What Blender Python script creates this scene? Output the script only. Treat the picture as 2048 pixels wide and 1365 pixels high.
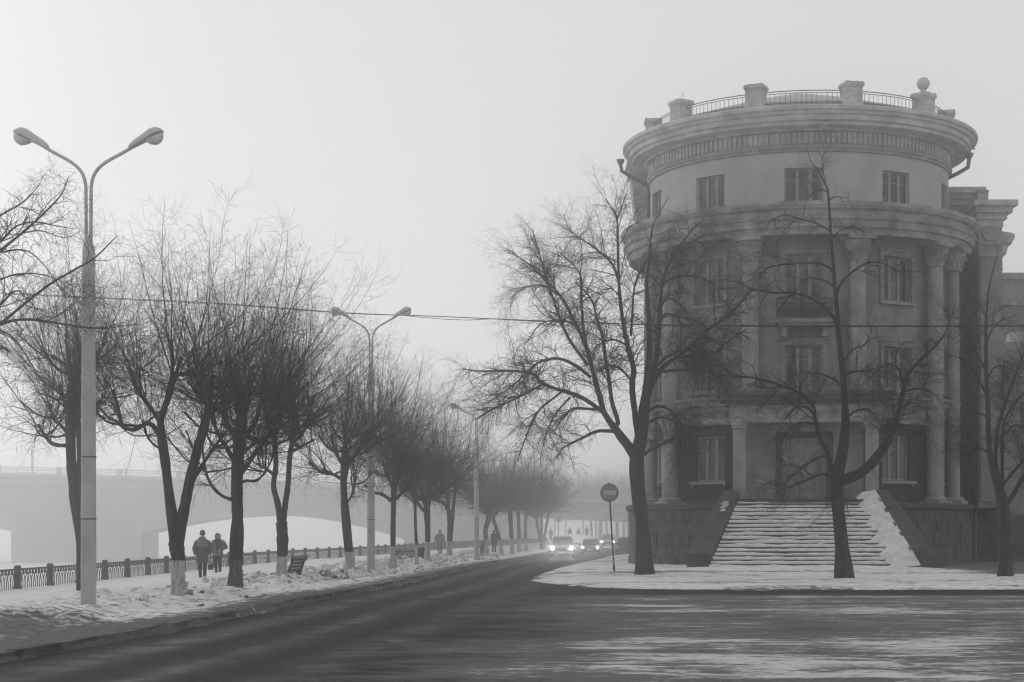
import bpy, math, random
import numpy as np
from mathutils import Vector, Matrix

for o in list(bpy.data.objects):
    bpy.data.objects.remove(o)
S = bpy.context.scene
COL = S.collection
PI = math.pi
R = math.radians

# ------------------------------------------------------------------ camera
FPX, CX, HY, EYE = 3500.0, 1024.0, 1060.0, 1.7     # focal length and horizon in photo pixels, eye height
cam = bpy.data.cameras.new('camera')
camo = bpy.data.objects.new('camera', cam)
COL.objects.link(camo)
camo.location = (0, 0, EYE)
camo.rotation_euler = (R(90), 0, 0)
cam.sensor_width = 36
cam.lens = 36 * FPX / 2048
cam.shift_y = (HY - 682.5) / 2048
cam.clip_start = 0.1
cam.clip_end = 6000
S.camera = camo

# ------------------------------------------------------------------ overcast sky, weak soft sun, exposure
SUN_EL, SUN_AZ = R(25), R(-42)          # azimuth from +Y, negative = to the left
SKY_STRENGTH, HAZE_DENSITY, HAZE_G = 0.1, 0.0037, 0.93
w = bpy.data.worlds.new('World')
S.world = w
w.use_nodes = True
nt = w.node_tree
bg = nt.nodes['Background']
sky = nt.nodes.new('ShaderNodeTexSky')
sky.sky_type = 'NISHITA'
sky.sun_disc = False
sky.sun_elevation = SUN_EL
sky.sun_rotation = SUN_AZ
bw = nt.nodes.new('ShaderNodeRGBToBW')
mx = nt.nodes.new('ShaderNodeMix')
mx.data_type = 'RGBA'
mx.inputs['Factor'].default_value = 0.70       # cloud layer evens the sky out
nt.links.new(sky.outputs[0], bw.inputs[0])
nt.links.new(bw.outputs[0], mx.inputs['A'])
mx.inputs['B'].default_value = (9.3, 9.3, 9.3, 1)
nt.links.new(mx.outputs['Result'], bg.inputs['Color'])
bg.inputs['Strength'].default_value = SKY_STRENGTH
sl = bpy.data.lights.new('sun', 'SUN')
sl.energy = 0.9
sl.angle = R(40)
sl.color = (1, 0.99, 0.97)
so = bpy.data.objects.new('sun', sl)
COL.objects.link(so)
dv = Vector((math.sin(SUN_AZ) * math.cos(SUN_EL), math.cos(SUN_AZ) * math.cos(SUN_EL), math.sin(SUN_EL)))
so.rotation_euler = dv.to_track_quat('Z', 'Y').to_euler()
so.location = (0, 0, 60)
S.view_settings.view_transform = 'Standard'
S.view_settings.look = 'None'
S.view_settings.exposure = -0.1
S.view_settings.gamma = 1
S.cycles.use_denoising = True
S.cycles.max_bounces = 10
S.cycles.diffuse_bounces = 3
S.cycles.glossy_bounces = 2
S.cycles.volume_bounces = 8
S.cycles.transparent_max_bounces = 6
S.cycles.sample_clamp_indirect = 3
S.cycles.filter_width = 1.2

# ------------------------------------------------------------------ helpers
def P(px, py, Y):
    return ((px - CX) * Y / FPX, Y, EYE + (HY - py) * Y / FPX)

def sstep(x):
    x = np.clip(x, 0, 1)
    return x * x * (3 - 2 * x)

def hash2(ix, iy, seed):
    n = (ix.astype(np.int64) * 374761393 + iy.astype(np.int64) * 668265263 + seed * 982451653) & 0xffffffff
    n = ((n ^ (n >> 13)) * 1274126177) & 0xffffffff
    return ((n ^ (n >> 16)) & 0xffff) / 65535.0

def vnoise(x, y, seed=0):
    x = np.asarray(x, float); y = np.asarray(y, float)
    ix, iy = np.floor(x), np.floor(y)
    fx, fy = sstep(x - ix), sstep(y - iy)
    a = hash2(ix, iy, seed); b = hash2(ix + 1, iy, seed); c = hash2(ix, iy + 1, seed); d = hash2(ix + 1, iy + 1, seed)
    return (a * (1 - fx) + b * fx) * (1 - fy) + (c * (1 - fx) + d * fx) * fy

def fbm(x, y, seed=0, octv=4, gain=.5):
    s = 0; amp = 1; t = 0
    for i in range(octv):
        s = s + amp * vnoise(np.asarray(x) * 2 ** i + 17.3 * i, np.asarray(y) * 2 ** i + 9.1 * i, seed + i)
        t += amp; amp *= gain
    return s / t

def mesh_np(name, V, F, uv=None):
    """V (n,3), F list of equal-length index arrays"""
    V = np.asarray(V, np.float32); F = np.asarray(F, np.int32)
    me = bpy.data.meshes.new(name)
    me.vertices.add(len(V)); me.vertices.foreach_set('co', V.ravel())
    k = F.shape[1]
    me.loops.add(F.size); me.loops.foreach_set('vertex_index', F.ravel())
    me.polygons.add(len(F)); me.polygons.foreach_set('loop_start', np.arange(0, F.size, k, dtype=np.int32))
    me.update(calc_edges=True)
    return me

def smooth(me, on=True):
    me.polygons.foreach_set('use_smooth', np.full(len(me.polygons), on))

def thing(name, label, cat, loc=(0, 0, 0), rotz=0, group=None):
    o = bpy.data.objects.new(name, None)
    COL.objects.link(o)
    o.location = loc; o.rotation_euler = (0, 0, rotz)
    o['label'] = label; o['category'] = cat
    if group: o['group'] = group
    o.empty_display_size = .3
    return o

def tag(o, label, cat, group=None):
    o['label'] = label; o['category'] = cat
    if group: o['group'] = group
    return o

def add(name, me, mat=None, parent=None, loc=None):
    o = bpy.data.objects.new(name, me)
    COL.objects.link(o)
    if mat is not None: me.materials.append(mat)
    if parent is not None: o.parent = parent
    if loc is not None: o.location = loc
    return o

def copy_tree(o, parent=None):
    c = o.copy(); COL.objects.link(c)
    if parent is not None: c.parent = parent
    for ch in list(o.children):
        copy_tree(ch, c)
    return c

class MB:
    def __init__(s): s.v = []; s.f = []
    def _a(s, vs, fs):
        b = len(s.v); s.v += [tuple(map(float, q)) for q in vs]; s.f += [tuple(i + b for i in f) for f in fs]
        return s
    def hexa(s, p):      # 8 points: bottom 4 ccw, top 4 ccw
        return s._a(p, [(0, 3, 2, 1), (4, 5, 6, 7), (0, 1, 5, 4), (1, 2, 6, 5), (2, 3, 7, 6), (3, 0, 4, 7)])
    def box(s, x0, x1, y0, y1, z0, z1):
        return s.hexa([(x0, y0, z0), (x1, y0, z0), (x1, y1, z0), (x0, y1, z0), (x0, y0, z1), (x1, y0, z1), (x1, y1, z1), (x0, y1, z1)])
    def quad(s, a, b, c, d): return s._a([a, b, c, d], [(0, 1, 2, 3)])
    def prism(s, pts, axis, a0, a1):     # 2-D polygon extruded along axis ('x','y','z')
        n = len(pts)
        def mk(p, a):
            return {'x': (a, p[0], p[1]), 'y': (p[0], a, p[1]), 'z': (p[0], p[1], a)}[axis]
        vs = [mk(p, a0) for p in pts] + [mk(p, a1) for p in pts]
        fs = [tuple(range(n))[::-1], tuple(range(n, 2 * n))] + [(i, (i + 1) % n, n + (i + 1) % n, n + i) for i in range(n)]
        return s._a(vs, fs)
    def tube(s, pts, rad, n=8, caps=True):
        pts = [Vector(p) for p in pts]
        if not hasattr(rad, '__len__'): rad = [rad] * len(pts)
        vs = []
        ref = None
        for i, p in enumerate(pts):
            t = (pts[min(i + 1, len(pts) - 1)] - pts[max(i - 1, 0)]).normalized()
            if ref is None:
                ref = t.cross(Vector((0, 0, 1)) if abs(t.z) < .9 else Vector((1, 0, 0))).normalized()
            ref = (ref - t * ref.dot(t)).normalized()
            b = t.cross(ref)
            for k in range(n):
                a = 2 * PI * k / n
                vs.append(p + (ref * math.cos(a) + b * math.sin(a)) * rad[i])
        m = len(pts)
        fs = [(i * n + k, i * n + (k + 1) % n, (i + 1) * n + (k + 1) % n, (i + 1) * n + k) for i in range(m - 1) for k in range(n)]
        if caps: fs += [tuple(range(n))[::-1], tuple(range((m - 1) * n, m * n))]
        return s._a(vs, fs)
    def loft(s, rings, caps=True):
        n = len(rings[0]); m = len(rings)
        vs = [p for r in rings for p in r]
        fs = [(i * n + k, i * n + (k + 1) % n, (i + 1) * n + (k + 1) % n, (i + 1) * n + k) for i in range(m - 1) for k in range(n)]
        if caps: fs += [tuple(range(n))[::-1], tuple(range((m - 1) * n, m * n))]
        return s._a(vs, fs)
    def lathe(s, prof, cx=0, cy=0, n=24):     # profile of (r,z)
        rings = [[(cx + r * math.cos(2 * PI * k / n), cy + r * math.sin(2 * PI * k / n), z) for k in range(n)] for r, z in prof]
        return s.loft(rings)
    def sphere(s, c, r, nu=12, nv=8):
        sx, sy, sz = r if hasattr(r, '__len__') else (r, r, r)
        rings = [[(c[0] + sx * math.sin(PI * j / nv) * math.cos(2 * PI * k / nu), c[1] + sy * math.sin(PI * j / nv) * math.sin(2 * PI * k / nu), c[2] - sz * math.cos(PI * j / nv)) for k in range(nu)] for j in range(1, nv)]
        return s.loft(rings)
    def off(s, d):
        s.v = [(a[0] - d[0], a[1] - d[1], a[2] - d[2]) for a in s.v]; return s
    def build(s, name, mat, parent=None, sm=False, world=None):
        if world is not None: s.off(world)
        me = bpy.data.meshes.new(name)
        me.from_pydata(s.v, [], s.f); me.update()
        if sm:
            smooth(me)
            try: me.set_sharp_from_angle(angle=R(40))
            except Exception: pass
        return add(name, me, mat, parent)

# ------------------------------------------------------------------ materials (all procedural; the place is photographed in grey)
def g3(v): return (v, v, v, 1)

def material(name, lo, hi, scale=3.0, detail=6, rough=.85, bump=0.0, bscale=20, stretch=(1, 1, 1), spec=.3, stain=0.0, stainc=.06, island=0.0, metal=0):
    m = bpy.data.materials.new(name); m.use_nodes = True
    t = m.node_tree; N = t.nodes.new; L = t.links.new
    b = t.nodes['Principled BSDF']
    b.inputs['Roughness'].default_value = rough
    b.inputs['Specular IOR Level'].default_value = spec
    b.inputs['Metallic'].default_value = metal
    tc = N('ShaderNodeTexCoord'); mp = N('ShaderNodeMapping'); mp.inputs['Scale'].default_value = stretch
    L(tc.outputs['Object'], mp.inputs[0])
    n1 = N('ShaderNodeTexNoise'); n1.inputs['Scale'].default_value = scale; n1.inputs['Detail'].default_value = detail; n1.inputs['Roughness'].default_value = .65
    L(mp.outputs[0], n1.inputs['Vector'])
    cr = N('ShaderNodeValToRGB'); cr.color_ramp.elements[0].position = .36; cr.color_ramp.elements[1].position = .64
    cr.color_ramp.elements[0].color = g3(lo); cr.color_ramp.elements[1].color = g3(hi)
    L(n1.outputs[0], cr.inputs[0])
    out = cr.outputs[0]
    if island:
        ge = N('ShaderNodeNewGeometry'); mr = N('ShaderNodeMapRange')
        mr.inputs['To Min'].default_value = 1 - island; mr.inputs['To Max'].default_value = 1 + island
        L(ge.outputs['Random Per Island'], mr.inputs[0])
        mm = N('ShaderNodeMix'); mm.data_type = 'RGBA'; mm.blend_type = 'MULTIPLY'; mm.inputs['Factor'].default_value = 1
        L(out, mm.inputs['A']); L(mr.outputs[0], mm.inputs['B']); out = mm.outputs['Result']
    if stain:
        m2 = N('ShaderNodeMapping'); m2.inputs['Scale'].default_value = (1, 1, .35)
        L(tc.outputs['Object'], m2.inputs[0])
        n2 = N('ShaderNodeTexNoise'); n2.inputs['Scale'].default_value = .9; n2.inputs['Detail'].default_value = 8; n2.inputs['Roughness'].default_value = .7
        L(m2.outputs[0], n2.inputs['Vector'])
        c2 = N('ShaderNodeValToRGB'); c2.color_ramp.elements[0].position = .47; c2.color_ramp.elements[1].position = .68
        c2.color_ramp.elements[0].color = g3(0); c2.color_ramp.elements[1].color = g3(stain)
        L(n2.outputs[0], c2.inputs[0])
        mm = N('ShaderNodeMix'); mm.data_type = 'RGBA'
        L(c2.outputs[0], mm.inputs['Factor']); L(out, mm.inputs['A']); mm.inputs['B'].default_value = g3(stainc); out = mm.outputs['Result']
    L(out, b.inputs['Base Color'])
    if bump:
        n3 = N('ShaderNodeTexNoise'); n3.inputs['Scale'].default_value = bscale; n3.inputs['Detail'].default_value = 5
        L(mp.outputs[0], n3.inputs['Vector'])
        bp = N('ShaderNodeBump'); bp.inputs['Strength'].default_value = bump; bp.inputs['Distance'].default_value = .05
        L(n3.outputs[0], bp.inputs['Height']); L(bp.outputs[0], b.inputs['Normal'])
    return m

def pane_material():
    m = material('window_glass', .012, .03, .8, 2, rough=.1, spec=.5)
    t = m.node_tree; N = t.nodes.new; L = t.links.new
    b = t.nodes['Principled BSDF']; old = b.inputs['Base Color'].links[0].from_socket
    oi = N('ShaderNodeObjectInfo'); tc = N('ShaderNodeTexCoord')
    ad = N('ShaderNodeVectorMath'); ad.operation = 'ADD'; L(tc.outputs['Object'], ad.inputs[0]); L(oi.outputs['Random'], ad.inputs[1])
    mp = N('ShaderNodeMapping'); mp.inputs['Scale'].default_value = (1, 1, .15); L(ad.outputs[0], mp.inputs[0])
    n = N('ShaderNodeTexNoise'); n.inputs['Scale'].default_value = 3.2; n.inputs['Detail'].default_value = 3; L(mp.outputs[0], n.inputs['Vector'])
    mu = N('ShaderNodeMath'); mu.operation = 'MULTIPLY_ADD'; mu.inputs[1].default_value = .35; L(oi.outputs['Random'], mu.inputs[0]); L(n.outputs[0], mu.inputs[2])
    mr = N('ShaderNodeMapRange'); mr.inputs['From Min'].default_value = .6; mr.inputs['From Max'].default_value = .85; mr.inputs['To Max'].default_value = .75; L(mu.outputs[0], mr.inputs[0])
    mm = N('ShaderNodeMix'); mm.data_type = 'RGBA'; L(mr.outputs[0], mm.inputs['Factor']); L(old, mm.inputs['A']); mm.inputs['B'].default_value = g3(.16)
    L(mm.outputs['Result'], b.inputs['Base Color'])
    return m

def emitter(name, strength):
    m = bpy.data.materials.new(name); m.use_nodes = True
    b = m.node_tree.nodes['Principled BSDF']
    b.inputs['Base Color'].default_value = g3(.8)
    b.inputs['Emission Color'].default_value = g3(1); b.inputs['Emission Strength'].default_value = strength
    return m

M = {}
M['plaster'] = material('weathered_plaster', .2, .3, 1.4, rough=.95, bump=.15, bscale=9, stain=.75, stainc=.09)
M['plaster_hazed'] = material('haze_pale_plaster', .36, .43, .8, rough=.95, bump=.08, bscale=8, stain=.25, stainc=.17)  # attic plaster lightened: brighter haze higher up is put into the colour
M['pale'] = material('pale_plaster', .22, .35, 1.5, rough=.95, bump=.15, bscale=9, stain=.7, stainc=.12)
M['cornice_hazed'] = material('haze_pale_cornice', .34, .55, 1.1, rough=.95, bump=.2, bscale=10, stretch=(1, 1, 2.2), stain=.5, stainc=.16)  # high cornices lightened too, painting in haze
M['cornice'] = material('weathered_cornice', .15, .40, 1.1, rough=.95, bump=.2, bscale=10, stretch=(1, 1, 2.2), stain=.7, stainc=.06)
M['porch'] = material('porch_plaster', .07, .13, 2, rough=.95, bump=.15, stain=.6, stainc=.05)
M['surround'] = material('surround_plaster', .19, .30, 2, rough=.95, bump=.15, stain=.6, stainc=.1)
M['dark_plaster'] = material('dark_plaster', .03, .05, 1.6, rough=.95, bump=.1, stain=.4, stainc=.04)  # low walls darkened in colour to stand in for thinner haze near the ground
M['stone'] = material('dark_stone_block', .045, .09, 4, rough=.9, bump=.3, bscale=14, island=.35)
M['mortar'] = material('mortar', .008, .012, 6)
M['stone_pale'] = material('cheek_stone', .035, .08, 2.5, rough=.95, bump=.35, bscale=12, stain=.5, stainc=.04)
M['frame'] = material('window_paint', .2, .3, 5, rough=.7)
M['glass'] = material('car_glass', .018, .05, .8, 2, rough=.12, spec=.5)
M['pane'] = pane_material()
M['iron'] = material('dark_iron', .03, .05, 5, rough=.6)
M['pipe'] = material('zinc_pipe', .09, .13, 5, rough=.5)
M['roof'] = material('roof_snow_sheet', .3, .45, .8, rough=.8)
M['bark'] = material('bark', .018, .045, 6, rough=.95, bump=.7, bscale=16, stretch=(1, 1, .25))
M['twig'] = material('twig_bark', .022, .04, 4, rough=.9)
M['snow'] = None
M['concrete'] = material('pole_concrete', .34, .48, 2.5, rough=.9, bump=.1, stretch=(1, 1, .4), stain=.4, stainc=.22)
M['lampmetal'] = material('lamp_metal', .36, .45, 4, rough=.45)
M['lampglass'] = material('lamp_bowl', .45, .6, 3, rough=.25)
M['fence'] = material('fence_iron', .05, .08, 6, rough=.7)
M['bridge'] = material('bridge_concrete', .38, .45, .25, rough=.95, stain=.5, stainc=.32)  # concrete paled so part of the distance haze sits in its colour
M['coat'] = material('dark_coat', .035, .07, 9, rough=.95)
M['coat_mid'] = material('grey_coat', .09, .15, 9, rough=.95)
M['scarf'] = material('scarf_wool', .08, .2, 14, rough=1)
M['skin'] = material('skin', .4, .5, 8, rough=.6)
M['cloth_dark'] = material('trousers', .015, .025, 9, rough=.95)
M['pale_fur'] = material('pale_trim', .4, .5, 20, rough=1)
M['wood'] = material('bench_wood', .04, .09, 6, rough=.8, stretch=(1, .2, 4))
M['paint_dark'] = material('car_paint_dark', .03, .035, 2, rough=.25, spec=.5)
M['paint_mid'] = material('car_paint_grey', .25, .28, 2, rough=.25, spec=.5)
M['tyre'] = material('tyre', .015, .025, 8, rough=.9)
M['plate'] = material('plate_white', .6, .7, 8, rough=.6)
M['signred'] = material('sign_red', .19, .25, 5, rough=.5)
M['signrim'] = material('sign_rim', .07, .09, 5, rough=.5)
M['signwhite'] = material('sign_white', .4, .5, 5, rough=.5)
M['cable'] = material('cable', .015, .02, 5, rough=.7)
M['lit'] = emitter('lit_headlamp', 45)
M['lit2'] = emitter('lit_headlamp_dim', 22)
M['kerb'] = material('kerb_stone', .025, .08, 2.8, rough=.9, bump=.4, island=.45, stain=.5, stainc=.2)

def snow_material(name, lo, hi):
    m = bpy.data.materials.new(name); m.use_nodes = True
    t = m.node_tree; N = t.nodes.new; L = t.links.new
    b = t.nodes['Principled BSDF']; b.inputs['Roughness'].default_value = .8; b.inputs['Specular IOR Level'].default_value = .25
    tc = N('ShaderNodeTexCoord')
    n1 = N('ShaderNodeTexNoise'); n1.inputs['Scale'].default_value = 2.4; n1.inputs['Detail'].default_value = 10; n1.inputs['Roughness'].default_value = .72
    L(tc.outputs['Object'], n1.inputs['Vector'])
    c1 = N('ShaderNodeValToRGB'); c1.color_ramp.elements[0].position = .3; c1.color_ramp.elements[1].position = .72
    c1.color_ramp.elements[0].color = g3(lo); c1.color_ramp.elements[1].color = g3(hi)
    L(n1.outputs[0], c1.inputs[0])
    at = N('ShaderNodeAttribute'); at.attribute_name = 'dirt'
    n2 = N('ShaderNodeTexNoise'); n2.inputs['Scale'].default_value = 3.1; n2.inputs['Detail'].default_value = 10; n2.inputs['Roughness'].default_value = .72
    mp = N('ShaderNodeMapping'); mp.inputs['Scale'].default_value = (1.3, 1.6, 1); L(tc.outputs['Object'], mp.inputs[0]); L(mp.outputs[0], n2.inputs['Vector'])
    ct = N('ShaderNodeMath'); ct.operation = 'MULTIPLY_ADD'; ct.inputs[1].default_value = 2.0; ct.inputs[2].default_value = -.5; L(n2.outputs[0], ct.inputs[0])
    ad = N('ShaderNodeMath'); ad.operation = 'ADD'; L(at.outputs['Fac'], ad.inputs[0]); L(ct.outputs[0], ad.inputs[1])
    mr = N('ShaderNodeMapRange'); mr.inputs['From Min'].default_value = .82; mr.inputs['From Max'].default_value = 1.1; L(ad.outputs[0], mr.inputs[0])
    c2 = N('ShaderNodeValToRGB'); c2.color_ramp.elements[0].color = g3(.035); c2.color_ramp.elements[1].color = g3(.1)
    n4 = N('ShaderNodeTexNoise'); n4.inputs['Scale'].default_value = 11; n4.inputs['Detail'].default_value = 6
    L(tc.outputs['Object'], n4.inputs['Vector']); L(n4.outputs[0], c2.inputs[0])
    mm = N('ShaderNodeMix'); mm.data_type = 'RGBA'
    L(mr.outputs[0], mm.inputs['Factor']); L(c1.outputs[0], mm.inputs['A']); L(c2.outputs[0], mm.inputs['B'])
    L(mm.outputs['Result'], b.inputs['Base Color'])
    n3 = N('ShaderNodeTexNoise'); n3.inputs['Scale'].default_value = 7; n3.inputs['Detail'].default_value = 8
    L(tc.outputs['Object'], n3.inputs['Vector'])
    bp = N('ShaderNodeBump'); bp.inputs['Strength'].default_value = .5; bp.inputs['Distance'].default_value = .12
    L(n3.outputs[0], bp.inputs['Height']); L(bp.outputs[0], b.inputs['Normal'])
    return m

M['snow'] = snow_material('packed_snow', .5, .86)

def set_attr(me, name, vals):
    a = me.attributes.new(name, 'FLOAT', 'POINT')
    a.data.foreach_set('value', np.asarray(vals, np.float32))

# ------------------------------------------------------------------ lie of the land
KP = np.array([(-9.6, 5), (-8.0, 12), (-7.1, 17), (-6.5, 22.2), (-6.1, 25.9), (-5.5, 30.8), (-5.1, 37.7), (-4.46, 44.7), (-3.74, 50.4), (-2.1, 73.5), (0.1, 107), (2.9, 149), (6, 190), (9.3, 230), (14, 290), (20, 360), (26, 430)])
_ky = np.linspace(0, 440, 441)
_kx = np.interp(_ky, KP[:, 1], KP[:, 0])
_kx = np.convolve(np.pad(_kx, 4, mode='reflect', reflect_type='odd'), np.ones(9) / 9, 'valid')
def xk(Y): return np.interp(Y, _ky, _kx)
def zroad(Y):
    Y = np.asarray(Y, float)
    return -.35 * sstep((Y - 72) / 60) - .45 * np.clip((Y - 125) / 175, 0, 1)
def h_left(X, Y):      # height of the snowy verge and promenade, before lumps
    d = xk(Y) - X
    z0 = zroad(Y) * (1 - sstep((d - 1) / 7))
    return z0 + .12 + .10 * sstep((d - 1.5) / 1.5) * (1 - sstep((d - 4.6) / 1.5)) - .09 * sstep((d - 4.6) / 1.6)
def G(px, py, hf):     # where the sight line through a photo pixel meets the ground
    Y = (EYE) * FPX / (py - HY)
    for _ in range(30):
        X = (px - CX) * Y / FPX
        Y = .5 * Y + .5 * (EYE - float(hf(X, Y))) * FPX / (py - HY)
    X = (px - CX) * Y / FPX
    return (X, Y, float(hf(X, Y)))
ISL = np.array([(17, 220), (11, 159), (7.3, 134.6), (4.0, 99.6), (1.42, 70), (.80, 62), (.75, 58.5), (1.0, 56), (1.6, 53.5), (2.4, 51.7), (3.8, 50.3), (7, 49.1), (14.9, 50), (30, 51), (70, 53.5), (70, 220)])
def sd_poly(X, Y, poly):
    X = np.asarray(X, float); Y = np.asarray(Y, float)
    d = np.full(X.shape, 1e9); ins = np.zeros(X.shape, bool)
    n = len(poly)
    for i in range(n):
        ax, ay = poly[i]; bx, by = poly[(i + 1) % n]
        ex, ey = bx - ax, by - ay
        t = np.clip(((X - ax) * ex + (Y - ay) * ey) / (ex * ex + ey * ey), 0, 1)
        d = np.minimum(d, np.hypot(X - ax - t * ex, Y - ay - t * ey))
        c = ((ay > Y) != (by > Y)) & (X < (bx - ax) * (Y - ay) / (by - ay + 1e-12) + ax)
        ins ^= c
    return np.where(ins, d, -d)
def h_right(X, Y):
    return .10 + zroad(Y)

def grid(name, XX, YY, ZZ, mat, attrs=None):
    ny, nx = XX.shape
    idx = np.arange(nx * ny).reshape(ny, nx)
    F = np.stack([idx[:-1, :-1], idx[:-1, 1:], idx[1:, 1:], idx[1:, :-1]], -1).reshape(-1, 4)
    me = mesh_np(name, np.stack([XX, YY, ZZ], -1).reshape(-1, 3), F)
    for k, v in (attrs or {}).items(): set_attr(me, k, np.broadcast_to(v, XX.shape).ravel())
    smooth(me)
    o = add(name, me, mat); o['kind'] = 'structure'
    return o

# base ground, frozen river
mb = MB()
mb.quad((-1000, -1000, -4.2), (1000, -1000, -4.2), (1000, 1000, -4.2), (-1000, 1000, -4.2))
M['field'] = snow_material('snow_field', .7, .8)
o = mb.build('ground', M['field']); o['kind'] = 'structure'
mb = MB(); mb.quad((-900, -60, -3.6), (-6, -60, -3.6), (-6, 900, -3.6), (-900, 900, -3.6))
M['ice'] = snow_material('snowy_ice', .72, .82)
o = mb.build('river', M['ice']); o['kind'] = 'structure'

# road and junction
def road_material():
    m = bpy.data.materials.new('icy_asphalt'); m.use_nodes = True
    t = m.node_tree; N = t.nodes.new; L = t.links.new
    b = t.nodes['Principled BSDF']; b.inputs['Specular IOR Level'].default_value = .02
    tc = N('ShaderNodeTexCoord')
    def noise(scale, detail, rough, stretch=(1, 1, 1), dist=0):
        mp = N('ShaderNodeMapping'); mp.inputs['Scale'].default_value = stretch; L(tc.outputs['Object'], mp.inputs[0])
        n = N('ShaderNodeTexNoise'); n.inputs['Scale'].default_value = scale; n.inputs['Detail'].default_value = detail; n.inputs['Roughness'].default_value = rough; n.inputs['Distortion'].default_value = dist
        L(mp.outputs[0], n.inputs['Vector']); return n.outputs[0]
    def math_(op, a, c):
        q = N('ShaderNodeMath'); q.operation = op
        for i, v in enumerate((a, c)):
            if isinstance(v, (int, float)): q.inputs[i].default_value = v
            else: L(v, q.inputs[i])
        return q.outputs[0]
    def rng(v, a, c, lo=0, hi=1):
        q = N('ShaderNodeMapRange'); q.interpolation_type = 'SMOOTHSTEP'; L(v, q.inputs[0]); q.inputs['From Min'].default_value = a; q.inputs['From Max'].default_value = c
        q.inputs['To Min'].default_value = lo; q.inputs['To Max'].default_value = hi; return q.outputs[0]
    def mixc(f, a, c):
        q = N('ShaderNodeMix'); q.data_type = 'RGBA'; L(f, q.inputs['Factor'])
        for nm, v in (('A', a), ('B', c)):
            if isinstance(v, (int, float)): q.inputs[nm].default_value = g3(v)
            else: L(v, q.inputs[nm])
        return q.outputs['Result']
    ice = N('ShaderNodeAttribute'); ice.attribute_name = 'ice'
    salt = N('ShaderNodeAttribute'); salt.attribute_name = 'salt'
    base = mixc(noise(1.2, 8, .7), .014, .036)
    fine = noise(40, 3, .6)
    base = mixc(math_('MULTIPLY', rng(fine, .35, .75), .6), base, .075)
    sm = math_('MULTIPLY', salt.outputs['Fac'], rng(noise(.9, 7, .7), .3, .72))
    base = mixc(sm, base, .2)
    big = noise(.5, 12, .7, (.6, 1, 1), .4)
    mid = noise(2.6, 12, .75, (.4, 1, 1), .6)
    tiny = noise(13, 6, .7, (.5, 1, 1), .3)
    v = math_('ADD', math_('ADD', math_('ADD', math_('MULTIPLY', big, .38), math_('MULTIPLY', mid, .48)), math_('MULTIPLY', tiny, .26)), ice.outputs['Fac'])
    v = math_('ADD', math_('MULTIPLY', math_('SUBTRACT', v, 1.0), 1.7), 1.0)
    thin = rng(v, .70, 1.05, 0, .62)
    thick = rng(v, 1.035, 1.15)
    col = mixc(thin, base, .2)
    col = mixc(thick, col, mixc(noise(5, 8, .7), .36, .68))
    L(col, b.inputs['Base Color'])
    L(rng(v, .85, 1.05, .68, .9), b.inputs['Roughness'])
    bp = N('ShaderNodeBump'); bp.inputs['Strength'].default_value = .4; bp.inputs['Distance'].default_value = .03
    L(math_('ADD', fine, math_('MULTIPLY', thick, 1.2)), bp.inputs['Height']); L(bp.outputs[0], b.inputs['Normal'])
    return m
ys = np.concatenate([np.arange(4, 60, .35), np.arange(60, 150, .8), np.arange(150, 440, 4)])
us = np.concatenate([np.linspace(-1.2, 14, 46), np.linspace(14.6, 30, 24), np.linspace(33, 80, 16)])
YY, UU = np.meshgrid(ys, us, indexing='ij')
XX = xk(YY) + UU
ZZ = zroad(YY)
sdI = sd_poly(XX, YY, ISL)
lane = 3.0 + 1.2 * (fbm(YY * .12, UU * 0, 5) - .5)           # the driven, bare lane beside the kerb
ice = .437 * (.55 * sstep((UU - lane + .6) / 1.6) + .45 * sstep((UU - lane) / 5.5))
ice -= .32 * sstep((YY - 44.5) / 3.5)                        # swept strip along the island kerb
ice -= .12 * sstep((XX - 5.5 - (YY - 20) * .1) / 2.5) * (1 - sstep((YY - 22) / 7))
ice += .07 * sstep((fbm(XX * .12, YY * .38, 9, 3) - .45) / .25) * (UU > lane)
ice = np.where(YY > 62, np.minimum(ice, .03), ice)
salt = .9 * np.exp(-((UU - 1.0) / .33) ** 2) + .8 * np.exp(-((UU - 2.55) / .28) ** 2) + .5 * np.exp(-((UU - 4.1) / .4) ** 2)
salt = salt * (.6 + .6 * fbm(YY * .15, UU * 2, 3))
grid('road', XX, YY, ZZ, road_material(), {'ice': ice, 'salt': salt})

# left verge, snow bank and promenade, one sheet from kerb to fence
ys = [6.0]
while ys[-1] < 420: ys.append(ys[-1] + max(.16, .0035 * ys[-1] * (1 if ys[-1] < 110 else 3)))
ys = np.array(ys)
ds = np.concatenate([np.arange(-.42, 6.2, .075), np.arange(6.2, 14.8, .25)])
YY, DD = np.meshgrid(ys, ds, indexing='ij')
XX = xk(YY) - DD
ZZ = h_left(XX, YY)
bank = sstep((DD - 1.3) / 1.2) * (1 - sstep((DD - 5.3) / 1.2)) * (.3 + .7 * sstep((YY - 46) / 10))
amp = .05 + .42 * bank
n1 = fbm(XX * .9, YY * .55, 21, 5, .55); n2 = np.abs(fbm(XX * 2.2, YY * 1.8, 33, 4, .6) - .5) * 2
n3 = fbm(XX * 3.1, YY * 2.3, 35, 4, .6); n4 = np.abs(fbm(XX * 1.1, YY * .9, 37, 4, .6) - .5) * 2
near = sstep((DD - .25) / 1.0)
fade = np.where(YY > 110, .6, 1)
walk = sstep((DD - 6.2) / 1.5)
ZZ = ZZ + near * fade * (amp * (n1 - .47) * 1.3 - .26 * bank * n2 + (.05 + .16 * bank) * (1 - .75 * walk) * (n3 - .5) - .10 * (1 - walk) * n4 + .03)
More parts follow.
